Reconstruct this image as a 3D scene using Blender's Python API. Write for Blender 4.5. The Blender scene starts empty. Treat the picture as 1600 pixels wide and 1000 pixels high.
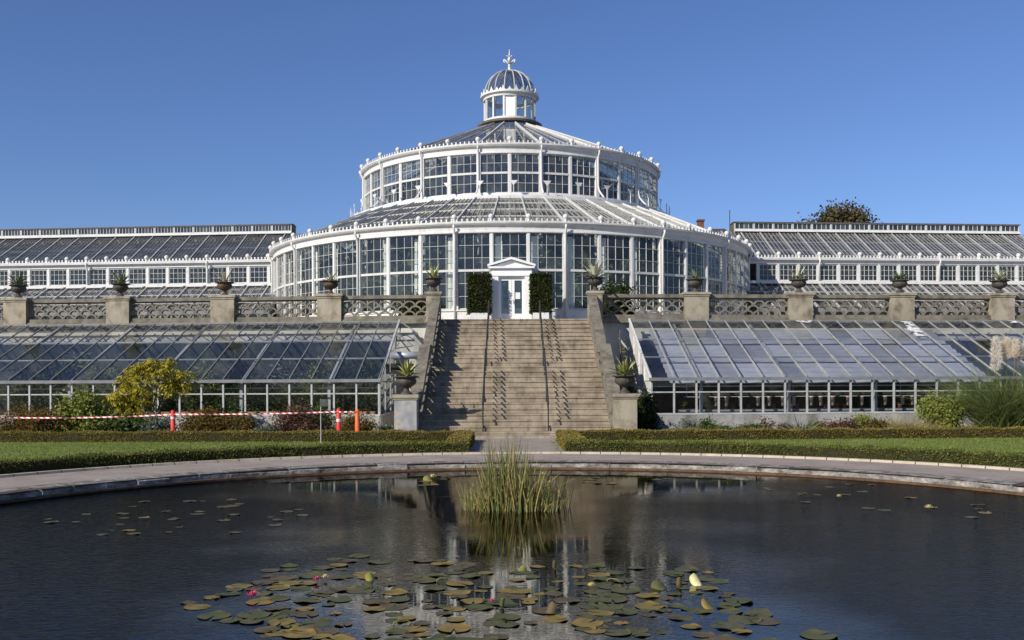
import bpy, math, random
import numpy as np
from mathutils import Vector, Matrix
R = math.radians
rng = random.Random(7)
nrg = np.random.default_rng(11)
PI = math.pi
scn = bpy.context.scene
# ------------------------------------------------------------------ camera
cd = bpy.data.cameras.new("camera")
cam = bpy.data.objects.new("camera", cd)
scn.collection.objects.link(cam)
F = 1547.0                       # focal length in pixels of the 1600 px wide photograph
cd.sensor_width = 36.0
cd.lens = F / 1600 * 36.0
cd.shift_y = 97 / 1600
cd.clip_start = 0.1
cd.clip_end = 5000
cam.location = (0, 0, 1.6)
cam.rotation_euler = (R(90), R(0.26), 0)
scn.camera = cam
# ------------------------------------------------------------------ sky, sun, exposure
SUN_AZ, SUN_EL = 45.0, 30.0      # the sun stands behind the photographer, to the left
w = bpy.data.worlds.new("World")
scn.world = w
w.use_nodes = True
nt = w.node_tree
bg = nt.nodes["Background"]
sky = nt.nodes.new("ShaderNodeTexSky")
sky.sky_type = 'NISHITA'
sky.sun_disc = False
sky.sun_elevation = R(SUN_EL)
sky.sun_rotation = R(180 + SUN_AZ)
sky.air_density = 1.0
sky.dust_density = 0.1
sky.ozone_density = 5.0
tintn = nt.nodes.new("ShaderNodeMixRGB")
tintn.blend_type = 'MULTIPLY'
tintn.inputs[0].default_value = 1.0
tintn.inputs[2].default_value = (0.86, 0.90, 1.14, 1)
nt.links.new(sky.outputs[0], tintn.inputs[1])
nt.links.new(tintn.outputs[0], bg.inputs[0])
bg.inputs[1].default_value = 0.093
sl = bpy.data.lights.new("sun", 'SUN')
sl.energy = 5.0
sl.angle = R(0.5)
sl.color = (1.0, 0.93, 0.82)
sun = bpy.data.objects.new("sun", sl)
scn.collection.objects.link(sun)
_a, _e = R(SUN_AZ), R(SUN_EL)
to_sun = Vector((-math.sin(_a) * math.cos(_e), -math.cos(_a) * math.cos(_e), math.sin(_e)))
sun.rotation_euler = to_sun.to_track_quat('Z', 'Y').to_euler()
sun.location = (-20, -20, 30)
scn.view_settings.view_transform = 'Standard'
scn.view_settings.look = 'None'
scn.view_settings.exposure = 0.06
scn.view_settings.gamma = 1.0
scn.cycles.transparent_max_bounces = 24
scn.cycles.max_bounces = 8


# ------------------------------------------------------------------ materials
def new_mat(name):
    m = bpy.data.materials.new(name)
    m.use_nodes = True
    return m, m.node_tree, m.node_tree.nodes, m.node_tree.links


def coords(N, L, scale=(1, 1, 1), obj=True):
    tc = N.new("ShaderNodeTexCoord")
    mp = N.new("ShaderNodeMapping")
    mp.inputs['Scale'].default_value = scale
    L.new(tc.outputs['Object' if obj else 'Generated'], mp.inputs[0])
    return mp.outputs[0]


def world_coords(N, L, scale=(1, 1, 1)):
    g = N.new("ShaderNodeNewGeometry")
    mp = N.new("ShaderNodeMapping")
    mp.inputs['Scale'].default_value = scale
    L.new(g.outputs['Position'], mp.inputs[0])
    return mp.outputs[0]


def ramp(N, stops):
    r = N.new("ShaderNodeValToRGB")
    el = r.color_ramp.elements
    while len(el) < len(stops):
        el.new(0.5)
    for e, (p, c) in zip(el, stops):
        e.position = p
        e.color = (*c, 1) if len(c) == 3 else c
    return r


def noisy(name, stops, scale=3.0, stretch=(1, 1, 1), rough=0.8, detail=6, bump=0.0, bscale=20, spec=0.3, metallic=0, speck=None, nrough=0.65):
    """A surface whose own colour varies by noise between the stops (wear, stains, mineral specks)."""
    m, t, N, L = new_mat(name)
    b = N["Principled BSDF"]
    b.inputs['Roughness'].default_value = rough
    b.inputs['Metallic'].default_value = metallic
    b.inputs['Specular IOR Level'].default_value = spec
    v = world_coords(N, L, stretch)
    n = N.new("ShaderNodeTexNoise")
    n.inputs['Scale'].default_value = scale
    n.inputs['Detail'].default_value = detail
    n.inputs['Roughness'].default_value = nrough
    L.new(v, n.inputs['Vector'])
    r = ramp(N, stops)
    L.new(n.outputs[0], r.inputs[0])
    col = r.outputs[0]
    if speck:
        n2 = N.new("ShaderNodeTexNoise")
        n2.inputs['Scale'].default_value = speck[0]
        n2.inputs['Detail'].default_value = 3
        L.new(world_coords(N, L), n2.inputs['Vector'])
        r2 = ramp(N, [(speck[1], (1, 1, 1)), (speck[2], speck[3])])
        L.new(n2.outputs[0], r2.inputs[0])
        mx = N.new("ShaderNodeMixRGB")
        mx.blend_type = 'MULTIPLY'
        mx.inputs[0].default_value = 1
        L.new(col, mx.inputs[1])
        L.new(r2.outputs[0], mx.inputs[2])
        col = mx.outputs[0]
    L.new(col, b.inputs['Base Color'])
    if bump:
        nb = N.new("ShaderNodeTexNoise")
        nb.inputs['Scale'].default_value = bscale
        nb.inputs['Detail'].default_value = 5
        L.new(world_coords(N, L), nb.inputs['Vector'])
        bp = N.new("ShaderNodeBump")
        bp.inputs['Strength'].default_value = bump
        bp.inputs['Distance'].default_value = 0.02
        L.new(nb.outputs[0], bp.inputs['Height'])
        L.new(bp.outputs[0], b.inputs['Normal'])
    return m


def leafy(name, cols, rough=0.55, transl=0.35):
    """Foliage: each leaf takes its own colour; light passes through a little."""
    m, t, N, L = new_mat(name)
    b = N["Principled BSDF"]
    b.inputs['Roughness'].default_value = rough
    b.inputs['Specular IOR Level'].default_value = 0.25
    g = N.new("ShaderNodeNewGeometry")
    st = [(i / max(1, len(cols) - 1), c) for i, c in enumerate(cols)]
    r = ramp(N, st)
    pn = N.new("ShaderNodeTexNoise")
    pn.inputs['Scale'].default_value = 1.8
    pn.inputs['Detail'].default_value = 3
    L.new(g.outputs['Position'], pn.inputs['Vector'])
    pm_ = N.new("ShaderNodeMath")
    pm_.operation = 'MULTIPLY_ADD'
    pm_.inputs[1].default_value = 1.6
    pm_.inputs[2].default_value = -0.8
    L.new(pn.outputs[0], pm_.inputs[0])
    ad = N.new("ShaderNodeMath")
    ad.operation = 'ADD'
    ad.use_clamp = True
    L.new(g.outputs['Random Per Island'], ad.inputs[0])
    L.new(pm_.outputs[0], ad.inputs[1])
    L.new(ad.outputs[0], r.inputs[0])
    L.new(r.outputs[0], b.inputs['Base Color'])
    tr = N.new("ShaderNodeBsdfTranslucent")
    L.new(r.outputs[0], tr.inputs[0])
    mx = N.new("ShaderNodeMixShader")
    mx.inputs[0].default_value = transl
    L.new(b.outputs[0], mx.inputs[1])
    L.new(tr.outputs[0], mx.inputs[2])
    L.new(mx.outputs[0], N["Material Output"].inputs[0])
    return m


def glass(name, tint=(0.75, 0.8, 0.82), f0=0.08, dirt=0.1, dirtcol=(0.5, 0.5, 0.48), scale=2.5, stretch=(1, 1, 1), wob=0.03, lo=0.35, hi=0.75):
    """Thin window glass: see-through, mirrors more at glancing angles, with dirt on it."""
    m, t, N, L = new_mat(name)
    N.remove(N["Principled BSDF"])
    tr = N.new("ShaderNodeBsdfTransparent")
    gi = N.new("ShaderNodeNewGeometry")
    tv = ramp(N, [(0.0, tuple(c * 0.72 for c in tint)), (0.5, tint), (1.0, tuple(min(1, c * 1.08) for c in tint))])
    L.new(gi.outputs['Random Per Island'], tv.inputs[0])
    L.new(tv.outputs[0], tr.inputs[0])
    gl = N.new("ShaderNodeBsdfGlossy")
    gl.inputs['Roughness'].default_value = 0.03
    gl.inputs[0].default_value = (0.88, 0.88, 0.88, 1)
    lw = N.new("ShaderNodeLayerWeight")
    lw.inputs[0].default_value = 0.5
    p = N.new("ShaderNodeMath")
    p.operation = 'POWER'
    p.inputs[1].default_value = 5.0
    L.new(lw.outputs['Facing'], p.inputs[0])
    ma = N.new("ShaderNodeMath")
    ma.operation = 'MULTIPLY_ADD'
    ma.inputs[1].default_value = 1 - f0
    ma.inputs[2].default_value = f0
    L.new(p.outputs[0], ma.inputs[0])
    mx = N.new("ShaderNodeMixShader")
    L.new(ma.outputs[0], mx.inputs[0])
    L.new(tr.outputs[0], mx.inputs[1])
    L.new(gl.outputs[0], mx.inputs[2])
    nb = N.new("ShaderNodeTexNoise")
    nb.inputs['Scale'].default_value = 1.3
    L.new(world_coords(N, L), nb.inputs['Vector'])
    bp = N.new("ShaderNodeBump")
    bp.inputs['Strength'].default_value = wob
    bp.inputs['Distance'].default_value = 0.3
    L.new(nb.outputs[0], bp.inputs['Height'])
    L.new(bp.outputs[0], gl.inputs['Normal'])
    df = N.new("ShaderNodeBsdfDiffuse")
    df.inputs[0].default_value = (*dirtcol, 1)
    nz = N.new("ShaderNodeTexNoise")
    nz.inputs['Scale'].default_value = scale
    nz.inputs['Detail'].default_value = 7
    nz.inputs['Roughness'].default_value = 0.7
    L.new(world_coords(N, L, stretch), nz.inputs['Vector'])
    r = ramp(N, [(lo, (dirt * 0.3,) * 3), (hi, (min(1, dirt * 2),) * 3)])
    L.new(nz.outputs[0], r.inputs[0])
    m2 = N.new("ShaderNodeMixShader")
    dv = ramp(N, [(0.0, (0.3,) * 3), (0.7, (1.0,) * 3), (1.0, (2.2,) * 3)])
    sh = N.new("ShaderNodeMath")
    sh.operation = 'FRACT'
    s7 = N.new("ShaderNodeMath")
    s7.operation = 'MULTIPLY'
    s7.inputs[1].default_value = 7.3
    L.new(gi.outputs['Random Per Island'], s7.inputs[0])
    L.new(s7.outputs[0], sh.inputs[0])
    L.new(sh.outputs[0], dv.inputs[0])
    dm = N.new("ShaderNodeMath")
    dm.operation = 'MULTIPLY'
    dm.use_clamp = True
    L.new(r.outputs[0], dm.inputs[0])
    L.new(dv.outputs[0], dm.inputs[1])
    L.new(dm.outputs[0], m2.inputs[0])
    L.new(mx.outputs[0], m2.inputs[1])
    L.new(df.outputs[0], m2.inputs[2])
    L.new(m2.outputs[0], N["Material Output"].inputs[0])
    return m


def plain(name, col, rough=0.6, metallic=0.0, spec=0.4):
    d = tuple(c * 0.8 for c in col)
    return noisy(name, [(0.3, d), (0.7, col)], scale=2.0, rough=rough, metallic=metallic, spec=spec)


M = {}
M['white'] = noisy('white_paint', [(0.25, (0.52, 0.51, 0.475)), (0.45, (0.66, 0.655, 0.635)), (1, (0.74, 0.735, 0.715))], scale=1.7, stretch=(1.4, 1.4, 0.35), rough=0.5, speck=(5, 0.6, 0.78, (0.74, 0.68, 0.58)))
M['sash'] = noisy('grey_white_sash_paint', [(0.25, (0.46, 0.46, 0.44)), (0.5, (0.60, 0.60, 0.575)), (1, (0.70, 0.695, 0.67))], scale=2.2, rough=0.55, speck=(6, 0.6, 0.76, (0.75, 0.7, 0.62)))
M['door_white'] = noisy('door_white_paint', [(0.3, (0.78, 0.78, 0.76)), (0.7, (0.86, 0.86, 0.84))], scale=2, rough=0.4)
M['steel'] = noisy('grey_glazing_steel', [(0.3, (0.14, 0.15, 0.16)), (0.7, (0.24, 0.25, 0.25))], scale=3, rough=0.5)
M['pale_steel'] = noisy('pale_glazing_steel', [(0.3, (0.33, 0.34, 0.34)), (0.7, (0.5, 0.5, 0.49))], scale=3, rough=0.5)
M['roof_bar'] = noisy('weathered_roof_bars', [(0.3, (0.26, 0.26, 0.25)), (0.7, (0.42, 0.41, 0.38))], scale=3, rough=0.6)
M['truss'] = noisy('dull_white_truss', [(0.3, (0.36, 0.35, 0.32)), (0.7, (0.56, 0.55, 0.5))], scale=2, rough=0.7)
M['gutter'] = noisy('grey_white_gutter', [(0.3, (0.5, 0.5, 0.48)), (0.7, (0.66, 0.66, 0.63))], scale=3, rough=0.5)
M['lead'] = noisy('lead_capping', [(0.3, (0.10, 0.085, 0.07)), (0.7, (0.2, 0.17, 0.14))], scale=3, rough=0.6)
M['stone'] = noisy('weathered_sandstone', [(0.25, (0.08, 0.072, 0.056)), (0.42, (0.165, 0.148, 0.115)), (0.6, (0.23, 0.207, 0.16)), (0.85, (0.31, 0.285, 0.225))], scale=2.6, stretch=(1, 1, 0.55), rough=0.9, bump=0.35, bscale=22, speck=(3.2, 0.5, 0.7, (0.62, 0.62, 0.58)))
M['pier'] = noisy('pier_sandstone', [(0.25, (0.22, 0.19, 0.14)), (0.5, (0.34, 0.30, 0.225)), (0.8, (0.42, 0.375, 0.28))], scale=2.2, stretch=(1, 1, 0.6), rough=0.9, bump=0.3, speck=(2.6, 0.48, 0.72, (0.5, 0.48, 0.44)))
M['step'] = noisy('step_sandstone', [(0.25, (0.16, 0.13, 0.095)), (0.45, (0.29, 0.242, 0.178)), (0.62, (0.37, 0.312, 0.23)), (0.9, (0.43, 0.37, 0.28))], scale=2.4, stretch=(2.2, 0.4, 0.7), rough=0.9, bump=0.3, bscale=18, speck=(1.3, 0.46, 0.75, (0.56, 0.53, 0.50)))
M['plaster'] = noisy('old_plaster', [(0.3, (0.34, 0.33, 0.29)), (0.5, (0.55, 0.54, 0.49)), (0.8, (0.66, 0.65, 0.6))], scale=1.2, stretch=(1, 1, 0.7), rough=0.95, bump=0.2)
M['base'] = noisy('stained_base_render', [(0.3, (0.16, 0.155, 0.13)), (0.48, (0.32, 0.315, 0.295)), (0.75, (0.46, 0.455, 0.43))], scale=1.8, stretch=(1, 1, 0.6), rough=0.95, bump=0.25)
M['patched'] = noisy('patched_render_over_brick', [(0.36, (0.26, 0.26, 0.26)), (0.50, (0.36, 0.36, 0.355)), (0.535, (0.44, 0.38, 0.28)), (0.60, (0.38, 0.26, 0.16)), (0.66, (0.45, 0.40, 0.3))], scale=1.9, rough=0.9, bump=0.3, detail=2)
M['urn'] = noisy('dark_cast_iron', [(0.3, (0.035, 0.032, 0.028)), (0.6, (0.085, 0.075, 0.06)), (0.85, (0.16, 0.135, 0.105))], scale=5, rough=0.65, bump=0.15)
M['rust_urn'] = noisy('rusty_cast_iron', [(0.3, (0.035, 0.03, 0.026)), (0.55, (0.10, 0.065, 0.04)), (0.85, (0.2, 0.12, 0.065))], scale=5, rough=0.7, bump=0.15)
M['iron'] = noisy('dark_iron', [(0.3, (0.02, 0.02, 0.022)), (0.8, (0.06, 0.055, 0.05))], scale=6, rough=0.5)
M['soil'] = noisy('soil', [(0.3, (0.05, 0.035, 0.022)), (0.7, (0.12, 0.09, 0.06))], scale=4, rough=1, bump=0.5)
M['gravel'] = noisy('gravel', [(0.3, (0.28, 0.235, 0.20)), (0.7, (0.42, 0.36, 0.31))], scale=1.5, rough=1, bump=0.5, bscale=60, speck=(70, 0.45, 0.6, (0.8, 0.78, 0.75)))
M['granite'] = noisy('rough_granite', [(0.36, (0.06, 0.055, 0.05)), (0.5, (0.22, 0.20, 0.175)), (0.6, (0.33, 0.31, 0.28)), (0.72, (0.66, 0.64, 0.6))], scale=4.5, stretch=(1, 1, 2.0), rough=0.95, bump=0.9, bscale=9, detail=9, nrough=0.75)
M['edging'] = noisy('pale_edging_stone', [(0.3, (0.36, 0.3, 0.22)), (0.7, (0.56, 0.49, 0.38))], scale=4, rough=0.95, bump=0.3)
M['pondwall'] = noisy('pond_wall', [(0.3, (0.05, 0.035, 0.02)), (0.7, (0.16, 0.09, 0.05))], scale=6, rough=0.9)
M['lawn'] = noisy('lawn_turf', [(0.3, (0.115, 0.15, 0.03)), (0.7, (0.20, 0.235, 0.058))], scale=1.2, rough=0.9, bump=0.6, bscale=70, spec=0.1)
M['blade'] = leafy('grass_blades', [(0.125, 0.175, 0.03), (0.21, 0.265, 0.06), (0.28, 0.31, 0.09)])
M['hedge_core'] = noisy('hedge_twigs', [(0.3, (0.018, 0.018, 0.006)), (0.7, (0.045, 0.04, 0.014))], scale=14, rough=1)
M['box_brown'] = leafy('bronzed_box_leaves', [(0.15, 0.115, 0.022), (0.25, 0.20, 0.04), (0.32, 0.20, 0.055), (0.17, 0.18, 0.03), (0.38, 0.29, 0.08)])
M['box_green'] = leafy('green_box_leaves', [(0.07, 0.095, 0.016), (0.13, 0.165, 0.03), (0.18, 0.20, 0.04), (0.24, 0.22, 0.055)])
M['dark_leaf'] = leafy('dark_clipped_leaves', [(0.022, 0.03, 0.008), (0.04, 0.055, 0.014), (0.06, 0.07, 0.018)])
M['yellow_leaf'] = leafy('autumn_yellow_leaves', [(0.22, 0.25, 0.03), (0.36, 0.35, 0.04), (0.50, 0.42, 0.045), (0.48, 0.32, 0.045), (0.31, 0.32, 0.035), (0.54, 0.45, 0.06)], transl=0.4)
M['fresh_leaf'] = leafy('yellow_green_leaves', [(0.14, 0.18, 0.03), (0.23, 0.27, 0.055), (0.32, 0.32, 0.08), (0.17, 0.21, 0.035)])
M['mid_leaf'] = leafy('mid_green_leaves', [(0.04, 0.07, 0.018), (0.07, 0.11, 0.025), (0.12, 0.15, 0.035)])
M['red_leaf'] = leafy('red_brown_leaves', [(0.08, 0.04, 0.025), (0.17, 0.065, 0.045), (0.2, 0.13, 0.09), (0.11, 0.075, 0.03)])
M['rust_leaf'] = leafy('rusty_leaves', [(0.10, 0.07, 0.018), (0.17, 0.10, 0.024), (0.14, 0.125, 0.025), (0.22, 0.12, 0.03)])
M['grey_leaf'] = leafy('grey_green_leaves', [(0.12, 0.14, 0.10), (0.22, 0.25, 0.19), (0.16, 0.19, 0.13)])
M['straw'] = leafy('straw_grass', [(0.25, 0.20, 0.06), (0.40, 0.31, 0.11), (0.19, 0.19, 0.05), (0.48, 0.38, 0.17)])
M['pampas'] = leafy('pampas_blades', [(0.07, 0.10, 0.028), (0.13, 0.17, 0.045), (0.2, 0.22, 0.08)], transl=0.2)
M['plume'] = leafy('plume_fluff', [(0.72, 0.62, 0.48), (0.84, 0.76, 0.64), (0.88, 0.83, 0.74)], transl=0.4)
M['tree_brown'] = leafy('bronze_tree_leaves', [(0.07, 0.065, 0.03), (0.12, 0.10, 0.045), (0.16, 0.115, 0.055), (0.085, 0.09, 0.04)])
M['bark'] = noisy('bark', [(0.3, (0.06, 0.045, 0.035)), (0.7, (0.16, 0.13, 0.10))], scale=6, rough=1)
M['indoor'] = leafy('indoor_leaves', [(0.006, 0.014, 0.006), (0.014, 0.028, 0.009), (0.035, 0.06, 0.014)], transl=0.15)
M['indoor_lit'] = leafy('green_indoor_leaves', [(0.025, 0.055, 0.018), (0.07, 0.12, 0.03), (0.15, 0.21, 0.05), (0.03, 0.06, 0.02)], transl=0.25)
M['agave'] = leafy('agave_leaves', [(0.10, 0.14, 0.075), (0.17, 0.21, 0.10), (0.24, 0.27, 0.12), (0.12, 0.16, 0.10)], transl=0.1)
M['agave_y'] = leafy('variegated_agave_leaves', [(0.14, 0.18, 0.045), (0.36, 0.36, 0.10), (0.46, 0.44, 0.17), (0.12, 0.16, 0.05)], transl=0.1)
M['agave_p'] = leafy('pale_agave_leaves', [(0.30, 0.31, 0.20), (0.50, 0.49, 0.31), (0.56, 0.54, 0.38), (0.12, 0.15, 0.09), (0.4, 0.4, 0.27)], transl=0.1)
M['reed'] = leafy('reed_blades', [(0.09, 0.13, 0.03), (0.17, 0.19, 0.05), (0.30, 0.25, 0.085), (0.40, 0.31, 0.14), (0.13, 0.16, 0.04)], transl=0.25)
M['pad_green'] = noisy('green_lily_leaf', [(0.3, (0.045, 0.05, 0.016)), (0.5, (0.085, 0.09, 0.03)), (0.72, (0.13, 0.10, 0.04))], scale=6, rough=0.5, spec=0.25)
M['pad_yellow'] = noisy('yellow_lily_leaf', [(0.3, (0.10, 0.095, 0.025)), (0.5, (0.2, 0.15, 0.035)), (0.62, (0.28, 0.17, 0.05)), (0.75, (0.2, 0.085, 0.03))], scale=7, rough=0.5, spec=0.25)
M['pad_brown'] = noisy('brown_lily_leaf', [(0.3, (0.06, 0.055, 0.026)), (0.55, (0.11, 0.085, 0.04)), (0.75, (0.18, 0.095, 0.04))], scale=7, rough=0.5, spec=0.25)
M['pad_pale'] = noisy('pale_lily_leaf', [(0.3, (0.42, 0.40, 0.10)), (0.6, (0.66, 0.63, 0.34)), (0.75, (0.5, 0.4, 0.08))], scale=9, rough=0.35, spec=0.5)
M['pad_olive'] = noisy('olive_lily_leaf', [(0.3, (0.12, 0.12, 0.025)), (0.6, (0.22, 0.21, 0.05)), (0.75, (0.24, 0.15, 0.04))], scale=9, rough=0.45, spec=0.3)
M['petal'] = noisy('pink_petal', [(0.3, (0.5, 0.03, 0.13)), (0.7, (0.72, 0.14, 0.28))], scale=12, rough=0.5)
M['petal_y'] = noisy('cream_petal', [(0.3, (0.62, 0.50, 0.14)), (0.7, (0.75, 0.66, 0.38))], scale=12, rough=0.5)
M['stamen'] = plain('stamen_yellow', (0.7, 0.45, 0.06))
M['orange'] = noisy('orange_plastic', [(0.3, (0.68, 0.11, 0.03)), (0.7, (0.80, 0.17, 0.05))], scale=4, rough=0.45)
M['red'] = noisy('red_plastic', [(0.3, (0.55, 0.035, 0.025)), (0.7, (0.70, 0.06, 0.04))], scale=4, rough=0.45)
M['band'] = plain('reflective_white', (0.8, 0.8, 0.78))
M['terracotta'] = noisy('terracotta', [(0.3, (0.25, 0.09, 0.05)), (0.7, (0.42, 0.17, 0.10))], scale=8, rough=0.85)
M['pale_pot'] = noisy('pale_pink_pot', [(0.3, (0.50, 0.36, 0.30)), (0.7, (0.66, 0.52, 0.46))], scale=8, rough=0.7)
M['wood'] = noisy('bench_wood', [(0.3, (0.30, 0.16, 0.06)), (0.7, (0.48, 0.29, 0.13))], scale=3, stretch=(0.3, 3, 3), rough=0.7)
M['bench_metal'] = noisy('bench_grey', [(0.3, (0.2, 0.22, 0.24)), (0.7, (0.32, 0.34, 0.36))], scale=3, rough=0.6)
M['fabric'] = noisy('white_curtain_cloth', [(0.3, (0.62, 0.62, 0.58)), (0.7, (0.82, 0.82, 0.78))], scale=3, stretch=(4, 4, 0.5), rough=0.9)
M['blind'] = noisy('shade_screen_cloth', [(0.3, (0.34, 0.35, 0.375)), (0.7, (0.46, 0.47, 0.49))], scale=1.5, stretch=(0.6, 5, 5), rough=0.8)
M['opaque_rear_roof'] = noisy('opaque_rear_roofing', [(0.3, (0.09, 0.085, 0.07)), (0.7, (0.22, 0.20, 0.16))], scale=2, stretch=(0.4, 1, 1), rough=0.9)
M['blocker_wall'] = noisy('dark_blocker_wall', [(0.3, (0.06, 0.07, 0.06)), (0.7, (0.14, 0.15, 0.13))], scale=0.8, rough=0.9)  # dark colour of the added walls that shut out the sky
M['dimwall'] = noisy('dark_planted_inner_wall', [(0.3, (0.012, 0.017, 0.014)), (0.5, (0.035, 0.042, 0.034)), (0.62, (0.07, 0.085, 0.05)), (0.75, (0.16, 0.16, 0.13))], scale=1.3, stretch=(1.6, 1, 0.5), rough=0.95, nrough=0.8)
M['brick'] = noisy('red_brick', [(0.3, (0.11, 0.055, 0.04)), (0.7, (0.21, 0.10, 0.07))], scale=6, rough=0.9)
M['slate'] = noisy('dark_roof_tiles', [(0.3, (0.05, 0.04, 0.04)), (0.7, (0.10, 0.075, 0.07))], scale=5, rough=0.8)
M['plate'] = noisy('dull_green_plate', [(0.3, (0.05, 0.06, 0.055)), (0.7, (0.10, 0.115, 0.105))], scale=5, rough=0.6)
M['paper'] = plain('white_paper', (0.82, 0.85, 0.85))
M['zinc'] = noisy('bright_zinc', [(0.3, (0.45, 0.48, 0.5)), (0.7, (0.62, 0.65, 0.68))], scale=4, rough=0.4, metallic=0.4)
M['flag'] = noisy('terrace_flags', [(0.3, (0.28, 0.25, 0.2)), (0.7, (0.42, 0.38, 0.31))], scale=1.5, rough=0.95)
M['glare_patch'] = noisy('glare', [(0.3, (0.62, 0.62, 0.6)), (0.7, (0.85, 0.85, 0.84))], scale=4, rough=0.9)  # light patches put into the colour; redefined below

G_WIN = glass('drum_window_glass', tint=(0.90, 0.94, 0.90), f0=0.065, dirt=0.045, dirtcol=(0.40, 0.44, 0.42), scale=0.9, wob=0.06)
G_UP = glass('upper_window_glass', tint=(0.76, 0.82, 0.80), f0=0.09, dirt=0.07, dirtcol=(0.45, 0.47, 0.46), scale=0.9, wob=0.06)
G_ROOF = glass('dirty_roof_glass', tint=(0.62, 0.65, 0.64), f0=0.08, dirt=0.20, dirtcol=(0.50, 0.49, 0.44), scale=1.4, stretch=(1, 1, 1.6), wob=0.03, lo=0.4, hi=0.7)
G_WING = glass('wing_roof_glass', tint=(0.7, 0.74, 0.76), f0=0.08, dirt=0.24, dirtcol=(0.45, 0.46, 0.46), scale=2.0, stretch=(0.5, 1, 2), wob=0.04)
G_LEAN = glass('lean_to_glass', tint=(0.84, 0.86, 0.87), f0=0.045, dirt=0.028, dirtcol=(0.42, 0.43, 0.42), scale=1.0, wob=0.02)
G_MOSS = glass('mossy_lean_to_glass', tint=(0.80, 0.82, 0.85), f0=0.055, dirt=0.06, dirtcol=(0.42, 0.42, 0.38), scale=1.0, wob=0.02)
G_FRONT = glass('front_glass', tint=(0.85, 0.88, 0.88), f0=0.05, dirt=0.006, wob=0.02)
G_DOME = glass('dome_glass', tint=(0.6, 0.64, 0.66), f0=0.10, dirt=0.11, wob=0.05)


def water_mat():
    """Murky pond water: dark body, dimmed reflections put into the gloss tint, small ripples in patches."""
    m, t, N, L = new_mat('pond_water')
    N.remove(N["Principled BSDF"])
    df = N.new("ShaderNodeBsdfDiffuse")
    df.inputs[0].default_value = (0.010, 0.010, 0.006, 1)
    gl = N.new("ShaderNodeBsdfGlossy")
    gl.inputs[0].default_value = (0.42, 0.42, 0.42, 1)
    gl.inputs['Roughness'].default_value = 0.03
    fr = N.new("ShaderNodeFresnel")
    fr.inputs[0].default_value = 1.33
    n1 = N.new("ShaderNodeTexNoise")
    n1.inputs['Scale'].default_value = 13.0
    n1.inputs['Detail'].default_value = 3
    n1.inputs['Distortion'].default_value = 0.6
    L.new(world_coords(N, L, (0.8, 1.5, 1)), n1.inputs['Vector'])
    n2 = N.new("ShaderNodeTexNoise")
    n2.inputs['Scale'].default_value = 0.4
    n2.inputs['Detail'].default_value = 3
    L.new(world_coords(N, L), n2.inputs['Vector'])
    sp_ = N.new("ShaderNodeSeparateXYZ")
    L.new(world_coords(N, L), sp_.inputs[0])
    ab = N.new("ShaderNodeMath")                 # distance from the sheltered lane
    ab.operation = 'ABSOLUTE'
    L.new(sp_.outputs[0], ab.inputs[0])
    ma = N.new("ShaderNodeMath")
    ma.operation = 'MULTIPLY_ADD'
    ma.inputs[1].default_value = 0.16
    L.new(ab.outputs[0], ma.inputs[0])
    n2b = N.new("ShaderNodeMath")
    n2b.operation = 'SUBTRACT'
    n2b.inputs[1].default_value = 0.26
    L.new(n2.outputs[0], n2b.inputs[0])
    L.new(n2b.outputs[0], ma.inputs[2])
    fa = N.new("ShaderNodeMath")                 # calmer under the far rim
    fa.operation = 'MULTIPLY_ADD'
    fa.inputs[1].default_value = -0.13
    fa.inputs[2].default_value = 1.716
    my = N.new("ShaderNodeMath")
    my.operation = 'MAXIMUM'
    my.inputs[1].default_value = 13.2
    L.new(sp_.outputs[1], my.inputs[0])
    L.new(my.outputs[0], fa.inputs[0])
    fb = N.new("ShaderNodeMath")
    fb.operation = 'ADD'
    L.new(ma.outputs[0], fb.inputs[0])
    L.new(fa.outputs[0], fb.inputs[1])
    r = ramp(N, [(0.30, (0.035,) * 3), (0.72, (1,) * 3)])     # calm and ruffled patches
    L.new(fb.outputs[0], r.inputs[0])
    gc = ramp(N, [(0.0, (0.40, 0.39, 0.365)), (1.0, (0.165, 0.155, 0.13))])  # dimming of the reflections painted in, stronger where ruffled
    L.new(r.outputs[0], gc.inputs[0])
    L.new(gc.outputs[0], gl.inputs[0])
    gr = ramp(N, [(0.0, (0.01,) * 3), (1.0, (0.025,) * 3)])
    L.new(r.outputs[0], gr.inputs[0])
    L.new(gr.outputs[0], gl.inputs['Roughness'])
    bp = N.new("ShaderNodeBump")
    bp.inputs['Distance'].default_value = 0.02
    mu = N.new("ShaderNodeMath")
    mu.operation = 'MULTIPLY'
    mu.inputs[1].default_value = 0.42
    L.new(r.outputs[0], mu.inputs[0])
    L.new(mu.outputs[0], bp.inputs['Strength'])
    L.new(n1.outputs[0], bp.inputs['Height'])
    for nd in (gl, fr):
        L.new(bp.outputs[0], nd.inputs['Normal'])
    mx = N.new("ShaderNodeMixShader")
    L.new(fr.outputs[0], mx.inputs[0])
    L.new(df.outputs[0], mx.inputs[1])
    L.new(gl.outputs[0], mx.inputs[2])
    L.new(mx.outputs[0], N["Material Output"].inputs[0])
    return m


M['water'] = water_mat()


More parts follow.
